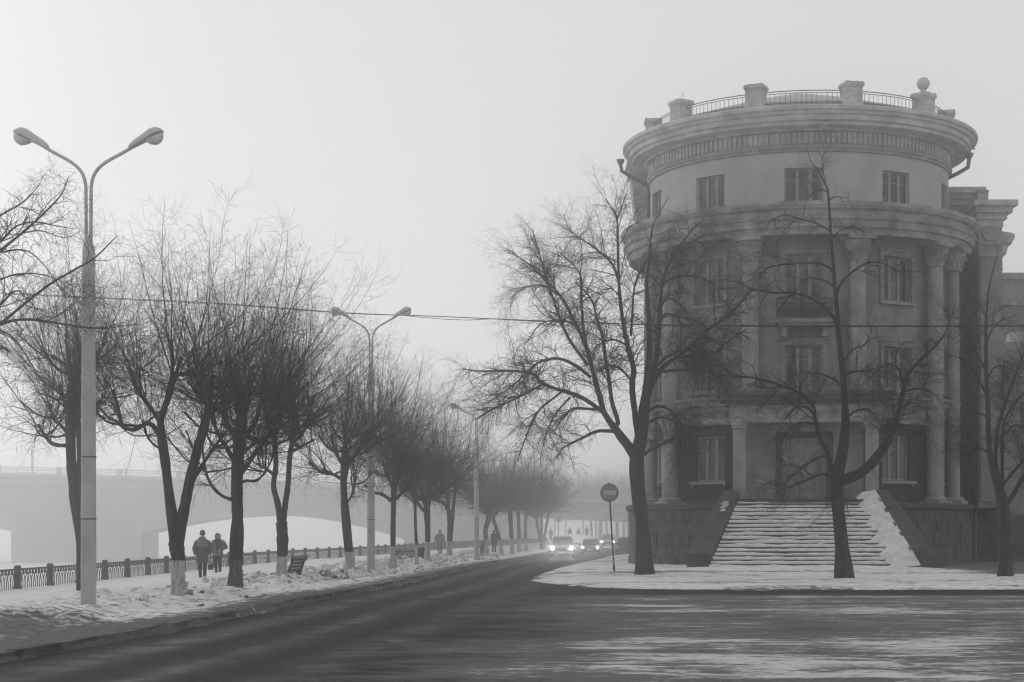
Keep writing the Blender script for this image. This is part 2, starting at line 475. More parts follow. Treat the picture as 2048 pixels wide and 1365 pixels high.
for bx_, by_ in ((355, 1203), (470, 1187), (562, 1161), (702, 1150), (785, 1137), (853, 1125), (898, 1116), (177, 1237)):
    q_ = G(bx_, by_, h_left); ZZ = ZZ + .13 * np.exp(-((XX - q_[0]) ** 2 + (YY - q_[1]) ** 2) / .3)
edge = DD < .2       # ragged snow and slush lying over the kerb here and there
kz = zroad(YY) + np.where(DD > -.02, .12, 0) + (fbm(YY * .9, DD * 1.6, 83, 3, .55) - .56) * .22 - .14 * sstep((-.1 - DD) / .3)
ZZ = np.where(edge, kz, ZZ)
dirt = .46 * (1 - sstep((DD - .25) / 1.2)) + .17 * bank + .10 + .10 * (1 - walk)
dirt = dirt + .3 * np.exp(-((XX + 8.6) / 2.6) ** 2 - ((YY - 29) / 4.2) ** 2) + .3 * (1 - sstep((YY - 27) / 4.5)) * (1 - walk)
dirt = dirt + .30 * sstep((n2 - .3) / .3) * bank + .16 * sstep((n4 - .35) / .3) * (1 - walk)
dirt = dirt + .16 * np.exp(-((YY - 41) / 6) ** 2) * (1 - sstep((DD - 1.2) / 1.5))
grid('promenade', XX, YY, ZZ, M['snow'], {'dirt': dirt})

# kerb, real stones along the left road edge
mb = MB()
yy = 7.0
while yy < 250:
    st = .99; a, c = yy + .006, yy + st - .006
    j = random.Random(int(yy * 10)).uniform(-.012, .012)
    xa, xc_ = xk(a), xk(c); za, zc = float(zroad(a)), float(zroad(c))
    t = .125 + j
    mb.hexa([(xa - .18, a, za - .2), (xa + j, a, za - .2), (xc_ + j, c, zc - .2), (xc_ - .18, c, zc - .2), (xa - .18, a, za + t), (xa - .02 + j, a, za + t), (xc_ - .02 + j, c, zc + t), (xc_ - .18, c, zc + t)])
    yy += st
o = mb.build('kerb', M['kerb']); o['kind'] = 'structure'

# embankment wall down to the river
FP = np.array([(-14.0, 20), (-13.9, 40), (-13.7, 48.5), (-13.35, 57), (-12.95, 70), (-12.4, 83), (-11.5, 94), (-10.3, 104), (-8.9, 116), (-7.8, 128), (-6.4, 142), (-4.2, 162), (-1.5, 185), (2, 212), (5, 238)])
def xf(Y): return np.interp(Y, FP[:, 1], FP[:, 0])
ys = np.arange(6, 400, 3.0)
mb = MB()
for a, c in zip(ys[:-1], ys[1:]):
    xa, xb = xf(a) - .35, xf(c) - .35
    mb.quad((xa, a, -4), (xb, c, -4), (xb, c, .02), (xa, a, .02))
    mb.quad((xa, a, .02), (xb, c, .02), (xb + 3, c, .0), (xa + 3, a, .0))
o = mb.build('river_bank', M['concrete']); o['kind'] = 'structure'

# right snow-covered pavement round the building
gx = np.concatenate([np.arange(.2, 24, .16), np.arange(24, 70, .8)]); gy = np.concatenate([np.arange(48.3, 80, .16), np.arange(80, 220, .9)])
YY, XX = np.meshgrid(gy, gx, indexing='ij')
XX = XX + np.interp(YY, [48, 70, 100, 135, 160, 220], [0, 0, 2.6, 6, 9.8, 15.8])
sd = sd_poly(XX, YY, ISL)
sdw = sd + .35 * (fbm(XX * .8, YY * .8, 55, 4) - .5)
ZZ = zroad(YY) + np.where(sdw > 0, .02 + .09 * sstep(sdw / .9), np.maximum(sdw, -1) * .25)
ZZ = ZZ + sstep(sd / .8) * (.16 * (fbm(XX * .35, YY * .5, 61, 5, .55) - .5) + .06 * (fbm(XX * 1.7, YY * 2.1, 67, 4) - .5))
stair_front = np.exp(-((XX - 12.9) / 4.2) ** 2) * sstep((YY - 66.5) / 5) * (YY < 76)
ZZ = ZZ + .12 * stair_front
dirt = .10 + .55 * sstep((XX - 16.2 - .5 * (fbm(YY * .6, XX * .3, 71) - .5)) / 2.0) * sstep((YY - 62.5 + 2 * fbm(XX * .4, YY, 73)) / 2.5)
dirt = dirt + .33 * sstep((fbm(XX * .28, YY * 1.1, 77, 4) - .55) / .12) * (1 - stair_front)
dirt = dirt + .25 * sstep((YY - 82) / 10) + .2 * (1 - sstep(sd / .5))
dirt = dirt + .32 * np.exp(-((YY - 65.2 - .25 * (XX - 4)) / .5) ** 2) * (XX < 11)
grid('pavement', XX, YY, ZZ, M['snow'], {'dirt': dirt})

# ------------------------------------------------------------------ corner building: round tower, porch, wing
BC = (14.03, 86.0, 0.0)
ALPHA = R(-7.0)
bld = thing('corner_building', 'weathered classical corner building with round columned tower and porch', 'building', BC)
def pol(r, th, z):      # building polar: th=0 is the tower's front
    a = th + ALPHA
    return (r * math.sin(a), -r * math.cos(a), z)
def loc2(x, y, z):      # straight coordinates turned with the tower (y negative = towards the street)
    c, s = math.cos(ALPHA), math.sin(ALPHA)
    return (x * c - y * s, x * s + y * c, z)
class BB(MB):
    def arc(s, prof, t0, t1, n=96, close=False):
        """profile (r,z) swept from angle t0 to t1"""
        m = len(prof); vs = []; fs = []
        for i in range(n + 1):
            t = t0 + (t1 - t0) * i / n
            vs += [pol(r, t, z) for r, z in prof]
        for i in range(n):
            for k in range(m - 1 + (1 if close else 0)):
                k2 = (k + 1) % m
                fs.append((i * m + k, (i + 1) * m + k, (i + 1) * m + k2, i * m + k2))
        return s._a(vs, fs)
    def lbox(s, x0, x1, y0, y1, z0, z1):
        return s.hexa([loc2(*p) for p in ((x0, y0, z0), (x1, y0, z0), (x1, y1, z0), (x0, y1, z0), (x0, y0, z1), (x1, y0, z1), (x1, y1, z1), (x0, y1, z1))])
    def tbox(s, th, r, hw, d, z0, z1, dx=0):
        """box tangent to the drum at angle th: half width hw, from radius r inward by d"""
        c = pol(r, th, 0); a = th + ALPHA
        tx, ty = math.cos(a), math.sin(a); nx, ny = math.sin(a), -math.cos(a)
        def q(u, v, z): return (c[0] + tx * (u + dx) - nx * v, c[1] + ty * (u + dx) - ny * v, z)
        return s.hexa([q(-hw, 0, z0), q(hw, 0, z0), q(hw, d, z0), q(-hw, d, z0), q(-hw, 0, z1), q(hw, 0, z1), q(hw, d, z1), q(-hw, d, z1)])

RW = 7.2
WTH = [R(-72), R(-36), 0, R(36), R(72)]
def window_specs():
    out = []
    for th in WTH:
        c = abs(th) < .1
        if not c: out.append((th, .82, 3.95, 6.0, 'g'))
        out.append((th, .81 if c else .78, 7.95 if c else 8.1, 10.0, 'a'))
        out.append((th, .81 if c else .80, 12.1, 14.1, 'b'))
        out.append((th, .87 if c else .80, 16.3, 18.02, 'c'))
    return out
WS = window_specs()
def drum_wall(z0, z1, r, mat, name, extra=()):
    tb = set(np.linspace(R(-112), R(112), 113).tolist()); zb = {z0, z1}
    cuts = []
    for th, hw, a, b, k in list(WS) + list(extra):
        if b <= z0 or a >= z1: continue
        dt = math.asin(hw / r); cuts.append((th - dt, th + dt, a, b))
        tb |= {th - dt, th + dt}; zb |= {max(a, z0), min(b, z1)}
    tb = sorted(tb); zb = sorted(zb)
    mb = BB()
    for t0, t1 in zip(tb[:-1], tb[1:]):
        if t1 - t0 < 1e-6: continue
        for a, b in zip(zb[:-1], zb[1:]):
            tm, zm = (t0 + t1) / 2, (a + b) / 2
            if any(c[0] < tm < c[1] and c[2] < zm < c[3] for c in cuts): continue
            mb.quad(pol(r, t0, a), pol(r, t1, a), pol(r, t1, b), pol(r, t0, b))
    for t0, t1, a, b in cuts:     # reveals
        q = r - .3
        mb.quad(pol(r, t0, a), pol(q, t0, a), pol(q, t0, b), pol(r, t0, b))
        mb.quad(pol(r, t1, a), pol(q, t1, a), pol(q, t1, b), pol(r, t1, b))
        n = 4
        for i in range(n):
            u0, u1 = t0 + (t1 - t0) * i / n, t0 + (t1 - t0) * (i + 1) / n
            mb.quad(pol(r, u0, b), pol(q, u0, b), pol(q, u1, b), pol(r, u1, b))
            mb.quad(pol(r, u0, a), pol(q, u0, a), pol(q, u1, a), pol(r, u1, a))
    return mb.build(name, mat, bld)
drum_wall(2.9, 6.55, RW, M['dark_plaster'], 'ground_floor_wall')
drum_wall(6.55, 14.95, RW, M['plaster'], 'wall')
drum_wall(14.95, 19.7, RW, M['plaster_hazed'], 'attic_wall')

def make_window(th, hw, z0, z1, kind):
    rp = RW - .2
    dt = math.asin(hw / RW)
    fr = BB()
    t = .06
    y0 = .02
    fr.tbox(th, rp, hw, .07, z1 - t - .02, z1 - .004); fr.tbox(th, rp, hw, .07, z0 + .004, z0 + t)
    for sx in (-1, 1):
        fr.tbox(th, rp - .002, t / 2 + .01, .066, z0 + t, z1 - t - .02, dx=sx * (hw - t / 2 - .012))
    w3 = 2 * hw / 3
    for sx in (-1, 1):
        fr.tbox(th, rp + .012, .075, .078, z0 + t, z1 - t - .02, dx=sx * w3 / 2)
    zt = z0 + (z1 - z0) * .7
    for k in (-1, 0, 1):
        fr.tbox(th, rp - .016, w3 / 2 - .065, .04, zt - .014, zt + .014, dx=k * w3)
    f = fr.build('window', M['frame'], bld)
    pn = BB().tbox(th, rp - .04, hw - .03, .02, z0 + .02, z1 - .03)
    pn.build('pane', M['pane'], f)
    if kind in 'ab':        # plaster surround
        s = BB()
        s.tbox(th, RW + .10, hw + .24, .16, z1 + .03, z1 + .24)
        s.tbox(th, RW + .17, hw + .32, .24, z1 + .245, z1 + .33)
        for sx in (-1, 1): s.tbox(th, RW + .085, .09, .2, z0 - .02, z1 + .025, dx=sx * (hw + .12))
        s.build('surround', M['surround'], f)
    if kind in 'abg':
        s = BB().tbox(th, RW + (.2 if kind == 'g' else .16), hw + .22, .32, z0 - .16, z0 - .03)
        if kind == 'g':
            for sx in (-1, 1): s.tbox(th, RW + .12, .05, .2, z0 - .3, z0 - .162, dx=sx * (hw + .08))
        s.build('sill', M['pale'], f)
for a in WS: make_window(*a)

# plinth of stone blocks
mb = BB().arc([(8.22, -.3), (8.22, 2.62)], R(-112), R(112), 90)
mb.build('plinth_core', M['mortar'], bld)
mb = BB(); rnd = random.Random(4)
zc = -.12
for row in range(5):
    hgt = .545
    t = R(-112) + (row % 2) * .06
    while t < R(112):
        wd = rnd.uniform(.105, .165); g = .0038
        r = 8.28 + rnd.uniform(-.012, .02)
        n = 4
        for i in range(n):
            u0, u1 = t + g + (wd - 2 * g) * i / n, t + g + (wd - 2 * g) * (i + 1) / n
            mb.hexa([pol(r, u0, zc + .024), pol(r, u1, zc + .024), pol(8.15, u1, zc + .024), pol(8.15, u0, zc + .024), pol(r, u0, zc + hgt - .016), pol(r, u1, zc + hgt - .016), pol(8.15, u1, zc + hgt - .016), pol(8.15, u0, zc + hgt - .016)])
        t += wd
    zc += hgt
mb.build('plinth', M['stone'], bld)
BB().arc([(7.1, 2.93), (8.36, 2.90), (8.42, 2.85), (8.42, 2.68), (8.3, 2.6)], R(-112), R(112), 90).build('plinth_cap', M['stone_pale'], bld, sm=True)

# mouldings
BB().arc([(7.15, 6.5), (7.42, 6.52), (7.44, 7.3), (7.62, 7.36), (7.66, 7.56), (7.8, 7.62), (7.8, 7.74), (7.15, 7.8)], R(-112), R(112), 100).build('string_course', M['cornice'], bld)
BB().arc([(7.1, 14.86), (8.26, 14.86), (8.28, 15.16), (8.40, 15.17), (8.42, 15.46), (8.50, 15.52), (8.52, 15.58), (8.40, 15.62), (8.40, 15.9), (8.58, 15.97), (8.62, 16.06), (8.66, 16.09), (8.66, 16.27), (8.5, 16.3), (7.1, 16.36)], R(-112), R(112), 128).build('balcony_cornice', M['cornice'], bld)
BB().arc([(7.15, 18.72), (7.3, 18.74), (7.31, 18.86), (7.36, 18.88), (7.38, 19.02), (7.2, 19.05)], R(-112), R(112), 110).build('string_band', M['pale'], bld)
fz = BB(); n = 112; vs = []; fs = []
for i in range(n):          # fluted frieze, one continuous strip
    t = R(-110) + R(220) * i / n; dt = R(220) / n
    for u, r_ in ((.0, 7.30), (.56, 7.30), (.58, 7.22), (.98, 7.22)):
        vs += [pol(r_, t + u * dt, 19.1), pol(r_, t + u * dt, 19.6)]
for k in range(n * 4 - 1): fs.append((2 * k, 2 * k + 2, 2 * k + 3, 2 * k + 1))
fz._a(vs, fs); fz.build('frieze', M['cornice_hazed'], bld)
BB().arc([(7.15, 19.62), (7.42, 19.64), (7.5, 19.72), (8.1, 19.76), (8.12, 19.9), (8.26, 19.94), (8.28, 20.14), (8.40, 20.2), (8.44, 20.3), (8.56, 20.36), (8.58, 20.5), (8.5, 20.56), (7.6, 20.72), (6.0, 20.8)], R(-116), R(116), 128).build('cornice', M['cornice_hazed'], bld)

# columns
for th in (R(-67), R(-52), R(-18), R(18), R(52), R(67)):
    c = pol(7.72, th, 0)
    z0 = 7.8 if abs(th) < .5 else 2.92
    mb = MB()
    fr_ = .76 if abs(th) > 1 else 1.0
    prof = [(.40 * fr_, z0 + .3)] + [((.40 - .05 * u ** 1.6) * fr_, z0 + .3 + (13.78 - z0 - .3) * u) for u in np.linspace(.1, 1, 10)]
    mb.lathe(prof, c[0], c[1], 20)
    col = mb.build('column', M['pale'], bld, sm=True)
    mb = BB().tbox(th, 7.72 + .55, .55, 1.1, z0, z0 + .12)
    mb.lathe([(.53, z0 + .122), (.55, z0 + .2), (.47, z0 + .25), (.44, z0 + .3)], c[0], c[1], 20)
    mb.build('base', M['pale'], col)
    mb = MB().lathe([(.385, 13.78), (.43, 13.83), (.40, 13.88), (.42, 14.05), (.45, 14.3), (.52, 14.5), (.62, 14.66)], c[0], c[1], 20)
    for k in range(14):
        a = 2 * PI * k / 14
        for zz, rr in ((13.95, .43), (14.33, .5)):
            mb.tube([(c[0] + rr * math.cos(a + (zz > 14.2) * .22), c[1] + rr * math.sin(a + (zz > 14.2) * .22), zz), (c[0] + (rr + .05) * math.cos(a + (zz > 14.2) * .22), c[1] + (rr + .05) * math.sin(a + (zz > 14.2) * .22), zz + .26)], [.05, .035], 5)
    m2 = BB(); m2.v, m2.f = mb.v, mb.f
    m2.tbox(th, 7.72 + .64, .64, 1.28, 14.68, 14.852)
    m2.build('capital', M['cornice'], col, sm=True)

# small balcony on the tower front
mb = BB(); mb.tbox(0, 8.15, 1.3, 1.0, 10.95, 11.12); mb.tbox(0, 8.05, 1.15, .9, 10.75, 10.945)
for sx in (-1, 1): mb.tbox(0, 7.9, .12, .75, 10.35, 10.74, dx=sx * .9)
bal = mb.build('balcony', M['cornice'], bld)
mb = BB()
mb.tbox(0, 8.1, 1.25, .05, 12.0, 12.06); mb.tbox(0, 8.1, 1.25, .05, 11.2, 11.24)
for i in range(22): mb.tbox(0, 8.092, .022, .03, 11.24, 12.0, dx=-1.2 + 2.4 * i / 21)
for sx in (-1, 1):
    mb.tbox(0, 8.06, .02, .8, 12.005, 12.05, dx=sx * 1.22)
    for k in range(5): mb.tbox(0, 8.04 - k * .16, .014, .03, 11.12, 12.005, dx=sx * 1.22)
mb.tbox(0, 8.072, 1.2, .012, 11.25, 11.62)
mb.build('balcony_railing', M['iron'], bal)

# porch
mb = BB()
mb.lbox(-3.75, 3.75, -9.15, -7.0, 7.42, 7.62); mb.lbox(-3.9, 3.9, -9.3, -7.0, 7.625, 7.8); mb.lbox(-3.5, 3.5, -8.95, -7.1, 7.25, 7.416)
por = mb.build('porch_slab', M['porch'], bld)
mb = BB(); mb.lbox(-3.35, 3.35, -8.8, -8.1, 6.45, 7.245)
mb.lbox(-3.3, -1.0, -8.86, -8.802, 6.7, 6.85); mb.lbox(1.2, 3.3, -8.86, -8.802, 6.7, 6.85)
mb.build('porch_beam', M['cornice'], bld)
for sx in (-1, 1):
    mb = BB(); mb.lbox(sx * 2.9 - .28, sx * 2.9 + .28, -8.78, -8.2, 3.1, 6.2)
    mb.lbox(sx * 2.9 - .33, sx * 2.9 + .33, -8.83, -8.15, 6.2, 6.33); mb.lbox(sx * 2.9 - .36, sx * 2.9 + .36, -8.86, -8.12, 6.335, 6.446); mb.lbox(sx * 2.9 - .33, sx * 2.9 + .33, -8.83, -8.15, 3.06, 3.3)
    mb.build('porch_pillar', M['pale'], bld)
mb = BB(); mb.lbox(-2.6, -1.28, -7.75, -7.0, 3.06, 6.9); mb.lbox(1.28, 2.6, -7.75, -7.0, 3.06, 6.9); mb.lbox(-1.28, 1.28, -7.75, -7.0, 6.1, 6.9)
mb.build('porch_wall', M['plaster'], bld)
mb = BB(); mb.lbox(-1.279, 1.279, -7.42, -7.2, 3.06, 6.098)
dr = mb.build('door', M['porch'], bld)
mb = BB(); mb.lbox(-.92, .92, -7.47, -7.421, 3.1, 5.8)
mb.build('door_panel', M['plaster'], dr)
mb = BB()
for x in (-.93, 0, .93): mb.lbox(x - .03, x + .03, -7.495, -7.472, 3.1, 5.8)
for z in (4.0, 4.9, 5.77): mb.lbox(-.89, .89, -7.49, -7.472, z, z + .05)
mb.build('door_batten', M['plaster'], dr)
BB().arc([(6.5, 2.9), (6.5, 20)], -PI, PI, 40).build('light_block', M['mortar'], bld)  # dark cylinder added inside the drum to block light through the window gaps
mb = BB(); mb.lbox(-3.6, 3.6, -9.0, -7.0, 2.6, 3.055)
mb.build('landing', M['stone_pale'], bld)

# roof terrace: posts, railing, snow-dusted cone
BB().arc([(6.95, 21.1), (3.5, 22.2), (.02, 23.15)], -PI, PI, 64).build('roof', M['roof'], bld)
BB().arc([(6.95, 20.7), (6.95, 21.1)], -PI, PI, 64).build('roof_edge', M['plaster_hazed'], bld)
for i, th in enumerate((R(-84), R(-52), R(-17.5), R(17.5), R(52), R(84))):
    mb = BB(); mb.tbox(th, 7.45, .40, .72, 20.7, 21.62)
    mb.tbox(th, 7.45 + .03, .43, .78, 20.72, 20.95)
    pp = mb.build('parapet_post', M['cornice_hazed'], bld)
    mb = BB(); mb.tbox(th, 7.48, .43, .78, 21.624, 21.70); mb.tbox(th, 7.52, .475, .86, 21.702, 21.80); mb.tbox(th, 7.49, .44, .8, 21.802, 21.86)
    for q in range(5): mb.tbox(th, 7.5, .06, .1, 21.84, 21.862 + .03 * rnd.random(), dx=rnd.uniform(-.38, .38))
    mb.build('post_cap', M['cornice_hazed'], pp)
    if i == 4:
        c = pol(7.08, th, 0)
        mb = MB().lathe([(.2, 21.92), (.13, 22.0), (.11, 22.08)], c[0], c[1], 14)
        mb.sphere((c[0], c[1], 22.34), .30, 18, 12)
        mb.build('stone_ball', M['cornice_hazed'], pp, sm=True)
def arc_rail(r, z, t0, t1, rad, n=10):
    return [pol(r, t0 + (t1 - t0) * i / n, z) for i in range(n + 1)]
pth = [R(-84), R(-52), R(-17.5), R(17.5), R(52), R(84)]
for a, b in zip(pth[:-1], pth[1:]):
    a += .058; b -= .058
    mb = MB()
    for z, rd in ((21.52, .022), (21.42, .016), (20.98, .016)): mb.tube(arc_rail(7.1, z, a, b, rd), rd, 6)
    k = int((b - a) * 7.1 / .23)
    for i in range(1, k):
        t = a + (b - a) * i / k
        mb.tube([pol(7.1, t, 20.72), pol(7.1, t, 21.42)], .011, 5)
    mb.build('roof_railing', M['iron'], bld)
mb = MB(); c = pol(7.1, R(-52), 0); mb.tube([(c[0] + .1, c[1], 21.9), (c[0] + .1, c[1], 22.35)], .012, 5); mb.build('roof_spike', M['iron'], bld)

# rear block and wing (straight walls, building-local coordinates along the world axes)
mb = MB(); mb.box(-6.4, 6.6, 3.2, 8, -.2, 16); mb.prism([(-7.6, 16.002), (6.6, 16.002), (6.6, 19.6), (-8.0, 19.6)], 'y', 2.6, 3.9); mb.box(-8.1, 6.7, 2.5, 4.0, 19.603, 20.1); mb.box(-8.2, 6.8, 2.4, 4.1, 20.103, 20.4)
mb.build('rear_block', M['plaster_hazed'], bld)
def px2l(px, Y): return (px - CX) * Y / FPX - BC[0]
def pz(py, Y): return EYE + (HY - py) * Y / FPX
mb = MB(); yw = 3.6; Yw = BC[1] + yw
mb.box(6.5, px2l(1996, Yw), yw, yw + 12, -.2, pz(425, Yw))
mb.build('wing_wall', M['plaster'], bld)
mb = MB(); x0, x1 = 6.4, px2l(1964, Yw)
for k, (za, zb, d) in enumerate(((425, 414, .18), (414, 402, .4), (402, 392, .6), (392, 380, .8))):
    mb.box(x0, x1 - .8 + d, yw - d, yw + 4, pz(za, Yw) + .003 * k, pz(zb, Yw))
mb.build('wing_cornice', M['cornice_hazed'], bld)
# projecting pavilion with medallion and pilaster
yp = .6; Yp = BC[1] + yp
xa, xb = px2l(1957, Yp), px2l(2004, Yp)
mb = MB(); mb.box(xa, xb, yp, yp + 6, 2.8, pz(455, Yp)); mb.build('pavilion_wall', M['plaster'], bld)
mb = MB()
for k, (za, zb, d) in enumerate(((455, 440, .05), (440, 428, .2), (428, 416, .42), (416, 404, .62))):
    mb.box(xa - d * .6, xb + d, yp - d, yp + 6, pz(za, Yp) + .003 * k, pz(zb, Yp))
mb.build('pavilion_cornice', M['cornice_hazed'], bld)
mb = MB(); xm = px2l(1978, Yp); zm = pz(467, Yp)
mb.tube([(xm, yp - .06, zm), (xm, yp + .02, zm)], [.36, .38], 20)
mb.tube([(xm + .33 * math.cos(a), yp - .08, zm + .33 * math.sin(a)) for a in np.linspace(0, 2 * PI, 25)], .05, 6)
mb.build('medallion', M['pale'], bld, sm=True)
mb = MB(); mb.box(xa + .08, xb - .05, yp - .12, yp, 3.1, pz(543, Yp)); mb.build('pilaster', M['pale'], bld)
mb = MB(); mb.box(xa + .02, xb, yp - .16, yp - .002, pz(543, Yp), pz(538, Yp)); mb.box(xa - .02, xb + .02, yp - .22, yp - .002, pz(515, Yp), pz(507, Yp)); mb.box(xa + .05, xb - .02, yp - .15, yp - .002, pz(537.5, Yp), pz(515.5, Yp))
for i in range(6): mb.box(xa + .12 + i * .16, xa + .2 + i * .16, yp - .19, yp - .155, pz(534, Yp), pz(518, Yp))
mb.build('pilaster_capital', M['cornice'], bld)
mb = MB(); mb.box(xa - .04, xb + .04, yp - .14, yp - .002, pz(490, Yp), pz(484, Yp)); mb.build('pavilion_moulding', M['pale'], bld)
# round bay beyond the pavilion
cxr, cyr = px2l(1997, Yp), yp + 1.6
mb = MB().lathe([(.44, 2.8), (.44, pz(500, Yp))], cxr, cyr, 28); mb.build('half_column', M['pale'], bld, sm=True)
mb = MB().lathe([(.44, pz(503, Yp)), (.8, pz(500, Yp)), (.9, pz(484, Yp)), (1.05, pz(480, Yp)), (1.22, pz(466, Yp)), (1.22, pz(461, Yp)), (.4, pz(452, Yp))], cxr, cyr, 28); mb.build('round_cornice', M['cornice_hazed'], bld)
mb = MB(); mb.box(px2l(1969, Yp), px2l(1990, Yp), yp + 1.2, yp + 1.9, pz(404, Yp), pz(376, Yp)); mb.box(px2l(1967, Yp), px2l(1991, Yp), yp + 1.15, yp + 1.95, pz(376, Yp), pz(371, Yp)); mb.build('chimney', M['cornice'], bld)
# wing plinth of blocks, wing door, string courses
mb = MB(); xs0, xs1 = 6.5, px2l(2012, Yw); zc = -.15
for row in range(5):
    x = xs0 + (row % 2) * .4 - .4
    while x < xs1:
        wd = rnd.uniform(.85, 1.25); mb.box(x + .022, x + wd - .022, yw - .34 - rnd.uniform(0, .02), yw + .1, zc + .022, zc + .54); x += wd
    zc += .56
mb.build('wing_plinth', M['stone'], bld)
mb = MB(); mb.box(xs0, xs1, yw - .30, yw + .1, -.2, 2.62); mb.box(xs0, xs1, yw - .38, yw + .1, 2.66, 2.84); mb.build('wing_plinth_core', M['mortar'], bld)
mb = MB(); mb.box(px2l(1938, Yw), px2l(1968, Yw), yw - .1, yw + .02, 2.85, pz(905, Yw)); wd_ = mb.build('wing_door', M['dark_plaster'], bld)
mb = MB(); mb.box(px2l(1936, Yw), px2l(1970, Yw), yw - .14, yw + .02, pz(905, Yw) + .002, pz(900, Yw)); mb.build('door_head', M['cornice'], wd_)
mb = MB()
for ya, yb, d in ((557, 551, .18), (566, 559, .1), (612, 605, .14), (620, 614, .1), (865, 858, .12)): mb.box(6.5, px2l(1956, Yw), yw - d, yw + .02, pz(ya, Yw), pz(yb, Yw))
mb.build('wing_moulding', M['pale'], bld)
# downpipes
th = R(86)
e = pol(7.45, R(84), 0)
mb = MB()
mb.tube([P_ for P_ in (tuple(np.array(P(1938, 318, 84)) - BC), tuple(np.array(P(1936, 335, 84)) - BC), tuple(np.array(P(1918, 346, 84.2)) - BC), tuple(np.array(P(1893, 358, 84.5)) - BC), tuple(np.array(P(1889, 370, 84.5)) - BC), tuple(np.array(P(1889, 440, 84.5)) - BC))], .1, 10)
c = np.array(P(1938, 310, 84)) - BC
mb.lathe([(.1, c[2] - .2), (.2, c[2] - .05), (.22, c[2] + .06), (.18, c[2] + .08)], c[0], c[1], 12)
mb.build('downpipe', M['pipe'], bld, sm=True)
mb = MB()
mb.tube([tuple(np.array(P(1241, 328, 85)) - BC), tuple(np.array(P(1243, 342, 85)) - BC), tuple(np.array(P(1262, 354, 85.2)) - BC), tuple(np.array(P(1293, 370, 85.3)) - BC), tuple(np.array(P(1296, 384, 85.3)) - BC), tuple(np.array(P(1296, 440, 85.3)) - BC)], .09, 10)
c = np.array(P(1241, 322, 85)) - BC
mb.lathe([(.1, c[2] - .2), (.18, c[2] - .05), (.2, c[2] + .06)], c[0], c[1], 12)
mb.build('downpipe', M['pipe'], bld, sm=True)
mb = MB(); mb.tube([tuple(np.array(P(1949, 480, 88.5)) - BC), tuple(np.array(P(1950, 1115, 88.5)) - BC)], .09, 10); mb.build('downpipe', M['pipe'], bld, sm=True)
mb = MB(); mb.tube([tuple(np.array(P(1938, 278, 84)) - BC), tuple(np.array(P(1949, 300, 84)) - BC)], .04, 6); mb.build('roof_bracket', M['iron'], bld)

# neighbouring house beyond the wing
fb = thing('neighbouring_house', 'pale house with flat ledges behind the round tower building', 'building', (35, 112, 0))
mb = MB(); mb.box(-4.2, 22, 0, 14, 2.7, pz(560, 112)); mb.build('wall', M['plaster'], fb)
mb = MB(); mb.box(-4.4, 22, -.2, 14, -.5, 2.695); mb.build('plinth', M['stone'], fb)
mb = MB(); mb.box(-4.6, 22, -.5, 14.4, pz(560, 112), pz(548, 112)); mb.box(-4.4, 22, -.3, 0, pz(612, 112), pz(601, 112)); mb.build('ledge', M['surround'], fb)
for k, zz in enumerate((4.2, 8.0, 11.8)):
    for xx in (-2.6, .6, 3.8):
        f = MB().box(xx, xx + 1.4, -.06, .02, zz, zz + 1.9).build('window', M['frame'], fb)
        MB().box(xx + .1, xx + 1.3, -.08, -.062, zz + .1, zz + 1.8).build('pane', M['pane'], f)

# ------------------------------------------------------------------ entrance stairs with snow
st = thing('entrance_stairs', 'wide snowy stone stairs with sloping side walls leading to the porch', 'stairs', BC)
NS, YT, YB, ZT = 17, -8.95, -14.05, 3.03
run = (YT - YB) / NS; rise = (ZT - .12) / NS
def halfw(y): return 2.9 + (YT - y) / (YT - YB) * 1.25
mb = BB(); sn = BB(); rnd = random.Random(9)
for i in range(NS):
    zt = ZT - (i + 1) * rise + rise; y1 = YT - i * run
    hw = halfw(y1 - run) + .2
    za = ZT - i * rise
    mb.lbox(-hw, hw, y1 - run, y1 + (.05 if i else .3), -.2, za - .06)
    mb.lbox(-hw, hw, y1 - run - .035, y1 + (.05 if i else .3), za - .058, za)
    # snow on the tread below this riser is laid from the next step
steps = mb.build('step', M['stone_pale'], st)
def ramp_edge(i):      # where the drift on the side covers the steps entirely
    return 2.2 + .75 * i / NS + .25 * math.sin(i * 1.7) + rnd.uniform(-.12, .12)
edges = [ramp_edge(i) for i in range(NS + 1)]
for i in range(1, NS + 1):
    za = ZT - i * rise; yb = YT - i * run - .001; yf = YT - (i + 1) * run - .02
    if i == NS: yf -= .3
    hw = halfw(yb - run * .5) - .02
    x0 = -hw + .0; n = 60
    x1 = edges[i] + .3
    cover = 1.0 if i > 2 else .75
    pts = []
    for k in range(n + 1):
        x = x0 + (x1 - x0) * k / n
        nz = float(fbm(x * 1.3 + i * 3.3, i * 1.9, 91, 4)); n2 = float(fbm(x * 4 + i * 7, i * 2.9, 93, 3))
        h = (.055 + .13 * nz + .05 * (n2 - .5)) * cover
        if i == 1 and x > -1.6: h *= .3
        bare = .11 < x < 1.0 and False
        f = .0 + .07 * float(fbm(x * 1.1 + 5 * i, i, 97, 3))
        pts.append((x, max(.012, h), f))
    rings = []
    for x, h, f in pts:
        rings.append([loc2(x, yf + f, za - .005), loc2(x, yf + f + .01, za + h * .55), loc2(x, yf + f + .05, za + h * .85), loc2(x, yb + .0, za + h), loc2(x, yb, za - .005)])
    sn.loft(rings)
